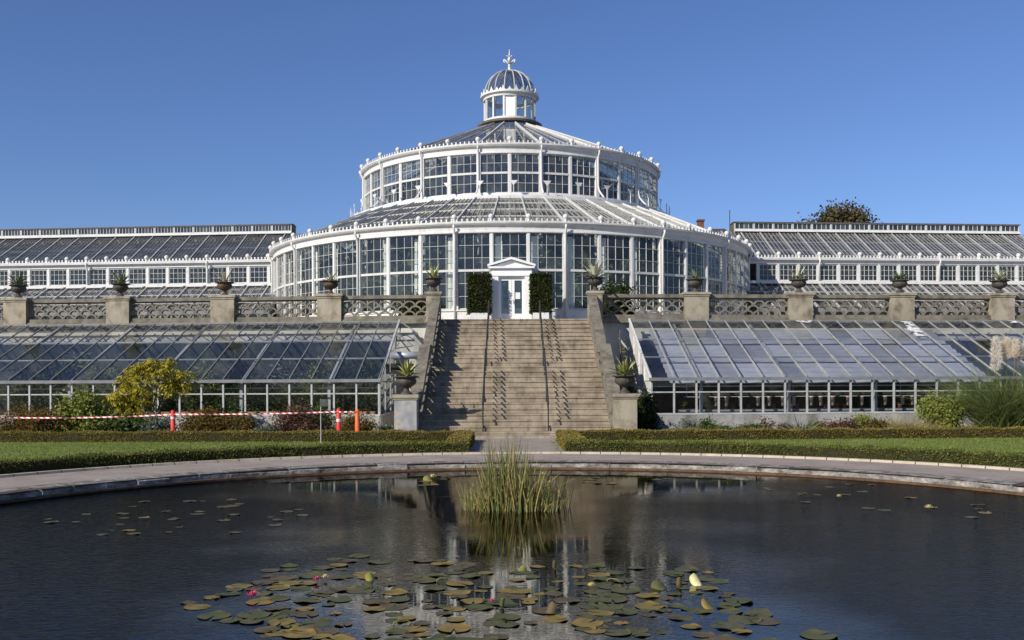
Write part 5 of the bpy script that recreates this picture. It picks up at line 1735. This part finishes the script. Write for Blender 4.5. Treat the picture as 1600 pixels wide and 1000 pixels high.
bush('bush', 'dark brown rounded bush behind the two orange posts', (X(552, 28.7), 28.7, 0), (0.62, 0.45, 0.34), M['rust_leaf'], 1900, 0.055, 0.03)
bush('bush', 'small pale-leaved plant at the foot of the patched pedestal', (X(604, 28.4), 28.4, 0), (0.34, 0.25, 0.2), M['grey_leaf'], 360, 0.11, 0.035)
for i, px in enumerate((150, 350, 490)):
    bush('bush', ('mixed green shrub against the glasshouse behind the tall yellow-green bush', 'mixed green shrub against the glasshouse behind the wide rusty bush', 'mixed green shrub against the glasshouse behind the signpost')[i],
         (X(px, 30.0), 30.0, 0), (0.7, 0.4, 0.5), M['mid_leaf'], 1200, 0.1, 0.04)
# pampas side
bush('ivy_shrub', 'dark green shrub in the shade between stairs and screened glasshouse', (X(1004, 29.6), 29.6, 0), (0.42, 0.8, 0.62), M['dark_leaf'], 2400, 0.09, 0.045)
bush('bush', 'dark shade plant climbing behind the sunlit pedestal', (X(985, 31.5), 31.5, 0), (0.35, 0.6, 0.7), M['dark_leaf'], 1500, 0.09, 0.045)
stalk = thing('flower_stalk', 'withered brown agave flower stalk standing beside the stair parapet', 'plant', (X(970, 32.5), 32.5, 0))
MB().tube([(0, 0, 0), (0.02, 0, 1.6), (-0.02, 0, 3.3)], [0.04, 0.035, 0.02], 8).build('stem', M['bark'], stalk, world=False)
p = nrg.normal(size=(160, 3)) * [0.07, 0.07, 0.55] + [0.12, 0, 2.0]
leaf_obj('seed_heads', M['straw'], p, 0.08, 0.04, stalk)
bush('bush', 'low spreading green mound under the white base wall', (X(1152, 28.3), 28.3, 0), (0.82, 0.45, 0.20), M['mid_leaf'], 1700, 0.06, 0.02)
bush('bush', 'small reddish twiggy plant beside the low green mound', (X(1194, 28.9), 28.9, 0), (0.3, 0.25, 0.3), M['red_leaf'], 260, 0.06, 0.03)
for px_, lab_, m_, rd_ in ((1078, 'low grey-leaved plant at the corner of the screened glasshouse', 'grey_leaf', 0.3), (1108, 'low dark green plant between the grey-leaved one and the green mound', 'mid_leaf', 0.34),
                          (1224, 'low reddish plant just before the yucca', 'red_leaf', 0.24), (1283, 'small olive plant between the yucca and the rusty red bush', 'rust_leaf', 0.3)):
    bush('bush', lab_, (X(px_, 28.9), 28.9, 0), (rd_, 0.3, rd_ * 0.75), M[m_], 420, 0.07, 0.03)
yu = thing('yucca', 'blue-green spiky yucca rosette before the base wall', 'plant', (X(1250, 28.3), 28.3, 0))
nb_ = 90
d = nrg.normal(size=(nb_, 3)) * [0.8, 0.8, 0.1] + [0, 0, 0.65]
link(bpy.data.objects.new('blades', blade_mesh('blades', leafy('yucca_blades', [(0.08, 0.11, 0.06), (0.15, 0.19, 0.11), (0.2, 0.24, 0.14)]), nrg.normal(size=(nb_, 3)) * [.05, .05, .02] + [0, 0, 0.05], d, nrg.uniform(0.45, 0.72, nb_), 0.055, 0.12, 4)), yu, world=False)
MB().tube([(0, 0, 0), (0, 0, 0.1)], [0.06, 0.05], 8).build('stem', M['bark'], yu, world=False)
bush('bush', 'rusty red low bush next to the yucca', (X(1318, 28.4), 28.4, 0), (0.42, 0.35, 0.26), M['red_leaf'], 1100, 0.06, 0.03)
bush('bush', 'yellow-green low bush between the two rusty bushes', (X(1343, 28.9), 28.9, 0), (0.3, 0.3, 0.34), M['fresh_leaf'], 600, 0.07, 0.03)
bush('bush', 'rusty brown low bush beside the straw-coloured grass', (X(1368, 28.4), 28.4, 0), (0.32, 0.3, 0.26), M['rust_leaf'], 800, 0.06, 0.03)


def grass_clump(name, label, loc, rx, ry, n, lo, hi, mat, w_=0.012, lean=0.35, bend=0.4, cat='grass clump'):
    t = thing(name, label, cat, loc)
    b = nrg.normal(size=(n, 3)) * [rx * 0.5, ry * 0.5, 0]
    d = np.concatenate([b[:, :2] / np.array([rx, ry]) * lean + nrg.normal(size=(n, 2)) * lean * 0.5, np.ones((n, 1))], axis=1)
    link(bpy.data.objects.new('blades', blade_mesh('blades', mat, b, d, nrg.uniform(lo, hi, n), w_, bend, 5)), t, world=False)
    return t


grass_clump('grass_clump', 'straw-coloured feathery grass between the rusty bushes and the yellow-green shrub', (X(1405, 28.5), 28.5, 0), 0.7, 0.4, 900, 0.3, 0.8, M['straw'], 0.011, 0.5, 0.4)
grass_clump('grass_clump', 'paler feathery grass at the foot of the round yellow-green shrub', (X(1452, 28.2), 28.2, 0), 0.6, 0.35, 600, 0.2, 0.55, M['straw'], 0.011, 0.5, 0.4)
bush('bush', 'round yellow-green shrub beside the pampas grass', (X(1476, 29.0), 29.0, 0), (0.60, 0.5, 0.60), M['fresh_leaf'], 2800, 0.09, 0.05)
pg = thing('pampas_grass', 'large arching pampas grass with pale feathery plumes', 'pampas grass', (X(1572, 28.8), 28.8, 0))
n_ = 3600
b = nrg.normal(size=(n_, 3)) * [0.3, 0.25, 0]
ang = nrg.uniform(0, 2 * PI, n_)
ln_ = nrg.uniform(0.0, 1.0, n_) ** 0.7
d = np.stack([np.cos(ang) * ln_ * 0.95, np.sin(ang) * ln_ * 0.8, np.full(n_, 1.0)], axis=1)
link(bpy.data.objects.new('blades', blade_mesh('blades', M['pampas'], b, d, nrg.uniform(1.3, 2.75, n_), 0.014, 0.55, 6)), pg, world=False)
for (px, pyt, pyb, wd_) in ((1553, 533, 584, 0.16), (1569, 540, 562, 0.06), (1578, 534, 566, 0.07), (1588, 537, 563, 0.065), (1597, 543, 568, 0.06), (1612, 536, 566, 0.09)):
    x_, zt2, zb2 = X(px, 28.8) - X(1572, 28.8), Z(pyt, 28.8), Z(pyb, 28.8)
    yy = rng.uniform(-0.3, 0.3)
    MB().tube([(x_ * .3, yy * .3, 0), (x_ * .7, yy * .7, zb2 * .6), (x_, yy, zb2)], 0.009, 5).build('stalk', M['straw'], pg, world=False)
    m_ = 1300
    q = nrg.uniform(0, 1, m_)
    rad = wd_ * np.sin(np.clip(q * 0.93 + 0.07, 0, 1) * PI) ** 0.6 * (1 - 0.45 * q)
    a_ = nrg.uniform(0, 2 * PI, m_)
    rr = rad * nrg.uniform(0.1, 1, m_) ** 0.6
    p = np.stack([x_ + rr * np.cos(a_), yy + rr * np.sin(a_), zb2 + (zt2 - zb2) * q], axis=1)
    leaf_obj('plume', M['plume'], p, 0.14, 0.009, pg, dirs=np.stack([np.cos(a_) * .6 + 0.25, np.sin(a_) * .6, np.full(m_, 0.9)], axis=1), jitter=0.4)

# ------------------------------------------------------------------ barrier posts, tape, signpost
YB = 27.55


def post(label, px, mat, top, band):
    t = thing('barrier_post', label, 'barrier post', (X(px, YB), YB, 0), group='orange barrier posts')
    MB().lathe([(0.14, 0), (0.14, 0.03), (0.065, 0.05), (0.06, top - 0.06), (0.045, top - 0.02), (0.0, top)], 16).build('body', mat, t, world=False, smooth=True)
    if band:
        for zz0, zz1 in band:
            MB().lathe([(0.0665, zz0), (0.0665, zz1)], 16).build('band', M['band'], t, world=False, smooth=True)
    return t


post('red plastic barrier post standing beside the yellow autumn tree', 270, M['red'], 0.87, [(0.62, 0.68)])
post('orange-red barrier post with a broad white band, next to the bare orange one', 529, M['red'], 0.90, [(0.52, 0.60)])
post('plain orange barrier post without a band nearest the stairs', 558, M['orange'], 0.88, [])


def ribbon(label, p0, p1, sag, n=60, w_=0.040, twist=7.0):
    mb = MB()
    a, b = Vector(p0), Vector(p1)
    prev = None
    for i in range(n + 1):
        t = i / n
        c = a.lerp(b, t)
        c.z -= sag * 4 * t * (1 - t)
        ph_ = twist * t * PI
        s = Vector((0, math.sin(ph_) * 0.6, 0.55 + 0.45 * abs(math.cos(ph_)))).normalized() * (w_ / 2)
        cur_ = (c - s, c + s)
        if prev:
            mb.poly([prev[0], cur_[0], cur_[1], prev[1]])
        prev = cur_
    return tag(mb.build('barrier_tape', M['tape']), label, 'barrier tape', 'barrier tapes')


ribbon('sagging red and white tape running from the autumn tree post out of frame', (X(-60, YB), YB, 0.72), (X(268, YB), YB - 0.07, 0.745), 0.07, 90)
ribbon('red and white tape stretched from the autumn tree post to the white-banded post', (X(272, YB), YB - 0.07, 0.75), (X(528, YB), YB - 0.07, 0.80), 0.025, 90)
ribbon('short red and white tape between the two posts nearest the stairs', (X(530, YB), YB - 0.07, 0.80), (X(557, YB), YB - 0.07, 0.80), 0.01, 12)
sp = thing('signpost', 'thin grey signpost with a small blank plate beside the red-leaved bush', 'signpost', (X(501, 26.2), 26.2, 0))
MB().tube([(0, 0, 0), (0, 0, 1.18)], 0.012, 8).build('pole', M['pale_steel'], sp, world=False)
MB().box(-0.02, 0.2, -0.022, -0.012, 0.98, 1.17).build('plate', M['plate'], sp, world=False)

# ================================================================== BACKGROUND
tr = thing('background_tree', 'bronze-leaved tree crown rising behind the roof of the glass wing', 'tree', (24.9, 76, 0))
mb = MB()
mb.tube([(0, 0, 0), (0.1, 0, 6), (0, 0, 10), (0.2, 0, 12.5)], [0.4, 0.32, 0.2, 0.08], 10)
for i in range(9):
    a = i * 2.4
    mb.tube([(0.05, 0, 8.5 + 0.25 * i), (1.3 * math.cos(a), 1.2 * math.sin(a), 11 + 0.2 * i), (2.3 * math.cos(a), 2 * math.sin(a), 12.3 + 0.15 * i)], [0.12, 0.07, 0.025], 6)
mb.build('trunk', M['bark'], tr, world=False)
p = clumpy(11500, (2.8, 2.6, 2.1), 46, 0.33, 0.35) + [0, 0, 12.75]
leaf_obj('crown', M['tree_brown'], p, 0.27, 0.17, tr)
hs = thing('brick_house', 'dark tiled house with a red brick chimney showing behind the palm house', 'house', (16.4, 88, 0))
MB().box(12.2, 20.5, 86, 92, 0, 13.2).build('wall', M['brick'], hs)
mb = MB()
mb.poly([(12.0, 85.8, 13.2), (20.7, 85.8, 13.2), (19.2, 89, 15.3), (13.4, 89, 15.3)]).poly([(12.0, 92.2, 13.2), (20.7, 92.2, 13.2), (19.2, 89, 15.3), (13.4, 89, 15.3)])
mb.poly([(12.0, 85.8, 13.2), (12.0, 92.2, 13.2), (13.4, 89, 15.3)]).poly([(20.7, 85.8, 13.2), (20.7, 92.2, 13.2), (19.2, 89, 15.3)])
rf = mb.build('roof', M['slate'], hs)
MB().box(16.75, 17.27, 88.7, 89.3, 14.9, 15.95).box(16.68, 17.34, 88.62, 89.38, 15.95, 16.1).build('chimney', M['brick'], rf)

# ================================================================== POND PLANTS
def on_water(px, py):
    Yd = F * (1.6 - WZ) / (py - 597)
    return X(px, Yd), Yd


rd = thing('reed_clump', 'tall clump of green and straw-coloured reeds standing in the middle of the pond', 'reeds', (0.05, 13.55, WZ))
n_ = 640
b = nrg.normal(size=(n_, 3)) * [0.31, 0.19, 0]
b[:, 0] = np.where(nrg.uniform(0, 1, n_) < 0.16, nrg.uniform(-0.72, 0.78, n_), b[:, 0])
b = b[np.abs(b[:, 0]) < 0.8]
n_ = len(b)
e = np.abs(b[:, 0] / 0.75)
tall = np.exp(-((b[:, 0] + 0.08) / 0.36) ** 2)
d = np.stack([b[:, 0] * 0.14 + nrg.normal(size=n_) * 0.085, nrg.normal(size=n_) * 0.1, np.ones(n_)], axis=1)
hh = (0.42 + 0.56 * tall) * nrg.uniform(0.4, 1.12, n_)
link(bpy.data.objects.new('blades', blade_mesh('blades', M['reed'], b, d, hh, nrg.uniform(0.008, 0.02, n_), 0.17, 6)), rd, world=False)
n2 = 60
b = nrg.uniform(-1, 1, (n2, 3)) * [0.6, 0.35, 0]
d = np.stack([b[:, 0] * 0.15 + nrg.normal(size=n2) * 0.28, nrg.normal(size=n2) * 0.2, np.ones(n2)], axis=1)
link(bpy.data.objects.new('dry_blades', blade_mesh('dry_blades', M['straw'], b, d, nrg.uniform(0.4, 0.75, n2), 0.02, 0.8, 5)), rd, world=False)
n3 = 60
b = nrg.uniform(-1, 1, (n3, 3)) * [0.28, 0.2, 0] - [0.12, 0, 0]
d = np.stack([nrg.normal(size=n3) * 0.06, nrg.normal(size=n3) * 0.06, np.ones(n3)], axis=1)
link(bpy.data.objects.new('tall_blades', blade_mesh('tall_blades', M['reed'], b, d, nrg.uniform(0.95, 1.16, n3), 0.014, 0.08, 5)), rd, world=False)


def pad_mesh(mat, seed, cup=0.0):
    rn = random.Random(seed)
    mb = MB()
    n = 22
    notch = 0.28
    rings = [0.0, 0.45, 0.8, 1.0]
    for k, r in enumerate(rings):
        for j in range(n + 1):
            a = notch / 2 + (2 * PI - notch) * j / n
            wv = 0.012 * math.sin(3 * a + seed) * r + 0.008 * math.sin(5 * a + 2 * seed) * r
            mb.v.append((r * math.cos(a), r * math.sin(a) * 0.95, 0.014 + wv * 0.6 + cup * r * r + (0.11 * max(0, math.sin(1.5 * a + seed)) ** 6 * (r > 0.9))))
    for k in range(len(rings) - 1):
        for j in range(n):
            p = k * (n + 1) + j
            mb.f.append((p, p + 1, p + n + 2, p + n + 1))
    return mb.mesh('lily_pad', mat, True)


pads = {c: [pad_mesh(M['pad_' + c], s) for s in range(7)] for c in ('green', 'yellow', 'brown')}
names = {'near': 'in the large patch in front of the reeds', 'dark': 'in the sparse patch on the tree-reflecting side of the pond', 'far': 'in the sparse patch below the pampas grass side of the rim', 'rim': 'near the far rim beside the reeds'}
placed = []


def inside(px, py, poly):
    c = False
    j = len(poly) - 1
    for i in range(len(poly)):
        (xi, yi), (xj, yj) = poly[i], poly[j]
        if (yi > py) != (yj > py) and px < (xj - xi) * (py - yi) / (yj - yi) + xi:
            c = not c
        j = i
    return c


def scatter(area, poly, n, r0, r1, mix, gap=0.62):
    xs = [p[0] for p in poly]
    ys = [p[1] for p in poly]
    k = tries = 0
    while k < n and tries < 9000:
        tries += 1
        px = rng.uniform(min(xs), max(xs))
        py = 597 + 1 / rng.uniform(1 / (max(ys) - 597), 1 / (min(ys) - 597))
        if not inside(px, py, poly):
            continue
        x, y = on_water(px, py)
        r = rng.uniform(r0, r1)
        if any((x - a) ** 2 + (y - b) ** 2 < ((r + c) * gap * 1.25) ** 2 for a, b, c in placed):
            continue
        if math.hypot(x - PC[0], y - PC[1]) > PR - r:
            continue
        placed.append((x, y, r))
        c = rng.choices(('green', 'yellow', 'brown'), mix)[0]
        o = bpy.data.objects.new('lily_pad', rng.choice(pads[c]))
        scn.collection.objects.link(o)
        o.location = (x, y, WZ + rng.uniform(0.0, 0.006))
        o.rotation_euler = (rng.gauss(0, 0.015), rng.gauss(0, 0.015), rng.uniform(0, 2 * PI))
        o.scale = (r, r, r)
        lab = {'green': 'flat green lily pad ', 'yellow': 'yellowing lily pad ', 'brown': 'reddish brown lily pad '}[c] + names[area]
        tag(o, lab, 'lily pad', '%s lily pads, %s' % (c, area))
        k += 1


near_poly = [(270, 948), (430, 885), (560, 866), (640, 872), (760, 880), (900, 884), (1090, 886), (1130, 905), (1175, 950), (1285, 998), (1180, 1006), (370, 1006), (330, 985)]
scatter('near', near_poly, 226, 0.05, 0.13, (0.48, 0.28, 0.24), 0.45)
scatter('dark', [(20, 815), (110, 795), (250, 778), (480, 775), (470, 812), (360, 835), (160, 838)], 36, 0.04, 0.10, (0.35, 0.15, 0.5))
scatter('far', [(1180, 765), (1300, 750), (1540, 785), (1560, 815), (1400, 808), (1250, 790)], 20, 0.05, 0.10, (0.5, 0.3, 0.2))
scatter('rim', [(655, 742), (700, 740), (705, 756), (655, 758)], 5, 0.09, 0.13, (0.4, 0.4, 0.2))
scatter('rim', [(890, 745), (1060, 738), (1060, 752), (900, 765)], 11, 0.09, 0.14, (0.6, 0.3, 0.1))


def lily(label, px, py, mat, r, open_=0.7):
    x, y = on_water(px, py)
    t = thing('water_lily', label, 'water lily', (x, y, WZ + 0.02))
    mb = MB()
    for ringi, (n, el, ln) in enumerate(((9, 0.35, 1.0), (8, 0.8, 0.9), (6, 1.15, 0.75))):
        for i in range(n):
            a = 2 * PI * (i + 0.5 * ringi) / n
            c = math.cos(el * (1.3 - open_ * 0.4)), math.sin(el * (1.3 - open_ * 0.4))
            d = Vector((math.cos(a) * c[0], math.sin(a) * c[0], c[1]))
            s = Vector((-math.sin(a), math.cos(a), 0))
            L = r * ln
            p = [Vector((0, 0, 0)), d * L * .5 + s * L * .2, d * L + Vector((0, 0, L * .12)), d * L * .5 - s * L * .2]
            mb.poly(p)
    mb.build('petals', mat, t, world=False)
    MB().lathe([(0, 0), (r * .2, r * .1), (r * .16, r * .3), (0, r * .33)], 8).build('stamens', M['stamen'], t, world=False)
    return t


lily('fully open pink water lily near the edge of the pads', 393, 934, M['petal'], 0.062)
lily('half closed pink water lily beside a yellow one', 493, 909, M['petal'], 0.045, 0.2)
lily('small yellow water lily close to the half closed pink one', 506, 906, M['petal_y'], 0.045, 0.3)
lily('faded pink water lily bud among pads before the reeds', 767, 944, M['petal'], 0.035, 0.1)
lily('small pinkish lily bloom between brown pads under the pale curled leaf', 922, 921, M['petal_y'], 0.045, 0.4)
lily('yellow water lily at the side of the reeds', 847, 744, M['petal_y'], 0.06, 0.6)
lily('cream water lily low beside the reeds', 858, 757, M['petal_y'], 0.06, 0.6)
lily('cream water lily near the far rim', 675, 748, M['petal_y'], 0.09, 0.6)
lily('cream water lily among the sparse far pads', 1310, 781, M['petal_y'], 0.05, 0.6)
lily('lone cream water lily farthest along the pampas side pads', 1450, 800, M['petal_y'], 0.07, 0.6)


def curled(label, px, py, r, mat, tilt, rz, bend=1.0):
    """A lily leaf that stands out of the water, rolled to a shell."""
    x, y = on_water(px, py)
    mb = MB()
    n, m_ = 12, 10
    for i in range(n + 1):
        u = -1 + 2 * i / n
        for j in range(m_ + 1):
            v = -1 + 2 * j / m_
            k = math.sqrt(max(0, 1 - v * v))
            xx = u * k * r
            th = xx / r * bend
            rr = r / max(bend, 1e-3)
            mb.v.append((rr * math.sin(th), rr * (1 - math.cos(th)), v * r * 0.95))
    for i in range(n):
        for j in range(m_):
            p = i * (m_ + 1) + j
            mb.f.append((p, p + 1, p + m_ + 2, p + m_ + 1))
    o = mb.build('curled_lily_leaf', mat, smooth=True)
    o.location = (x, y, WZ + r * 0.75 * abs(math.cos(tilt)) + 0.01)
    o.rotation_euler = (tilt, 0, rz)
    return tag(o, label, 'lily leaf', 'lily leaves standing out of the water')


curled('bright pale yellow lily leaf curled like a shell above the pads', 1088, 915, 0.07, M['pad_pale'], -0.8, 0.5, 1.45)
curled('brown furled lily leaf standing upright next to the pale shell leaf', 1061, 920, 0.05, M['pad_brown'], 0.25, 0.2, 2.2)
curled('yellow-green lily leaf folded upward before the reeds', 814, 892, 0.055, M['pad_olive'], -1.15, -0.4, 1.2)
curled('olive furled lily leaf standing upright to the side of the reed reflection', 866, 890, 0.045, M['pad_brown'], 0.2, 0.3, 2.4)
curled('round olive lily leaf tilted upright behind the pink lilies', 577, 905, 0.055, M['pad_olive'], -1.0, 0.4, 1.3)
curled('dark green lily leaf standing on edge beside the brown furled one', 1030, 920, 0.085, M['pad_green'], -1.2, 0.3, 1.2)
curled('dark blackish green furled leaf standing among the nearest pads', 785, 950, 0.042, M['pad_green'], 0.3, 0.6, 2.4)
curled('orange-brown lily leaf half folded near the yellow pads', 1105, 952, 0.06, M['pad_yellow'], -0.8, 1.0, 1.4)
curled('rust-coloured lily leaf half folded under the small pinkish bloom', 858, 958, 0.055, M['pad_brown'], -0.7, -0.6, 1.4)
curled('yellow lily leaf turned up by the far rim of the pond', 668, 750, 0.10, M['pad_olive'], -1.1, 0.3, 1.1)


def bent_stem(label, px, py, wd_, hh_, rz):
    x, y = on_water(px, py)
    mb = MB()
    mb.tube([(-wd_, 0, -0.02), (-wd_ * 0.75, 0, hh_ * 0.6), (-wd_ * 0.2, 0, hh_), (wd_ * 0.5, 0, hh_ * 0.9), (wd_, 0, hh_ * 0.35), (wd_ * 1.1, 0, -0.02)], [0.005, 0.005, 0.0045, 0.0045, 0.004, 0.006], 7)
    o = mb.build('bent_lily_stem', M['pad_olive'], smooth=True)
    o.location = (x, y, WZ)
    o.rotation_euler = (0, 0, rz)
    return tag(o, label, 'lily stem', 'bent lily stems arching over the pads')


bent_stem('yellow-olive bent lily stem arching over pads below the tall white reflection', 690, 908, 0.065, 0.036, 0.5)
bent_stem('yellow-olive bent lily stem arching between the reeds and the pale shell leaf', 956, 910, 0.06, 0.03, -0.4)
bent_stem('yellow-olive bent lily stem in the nearest row of pads at the bottom edge', 625, 975, 0.07, 0.034, 0.4)
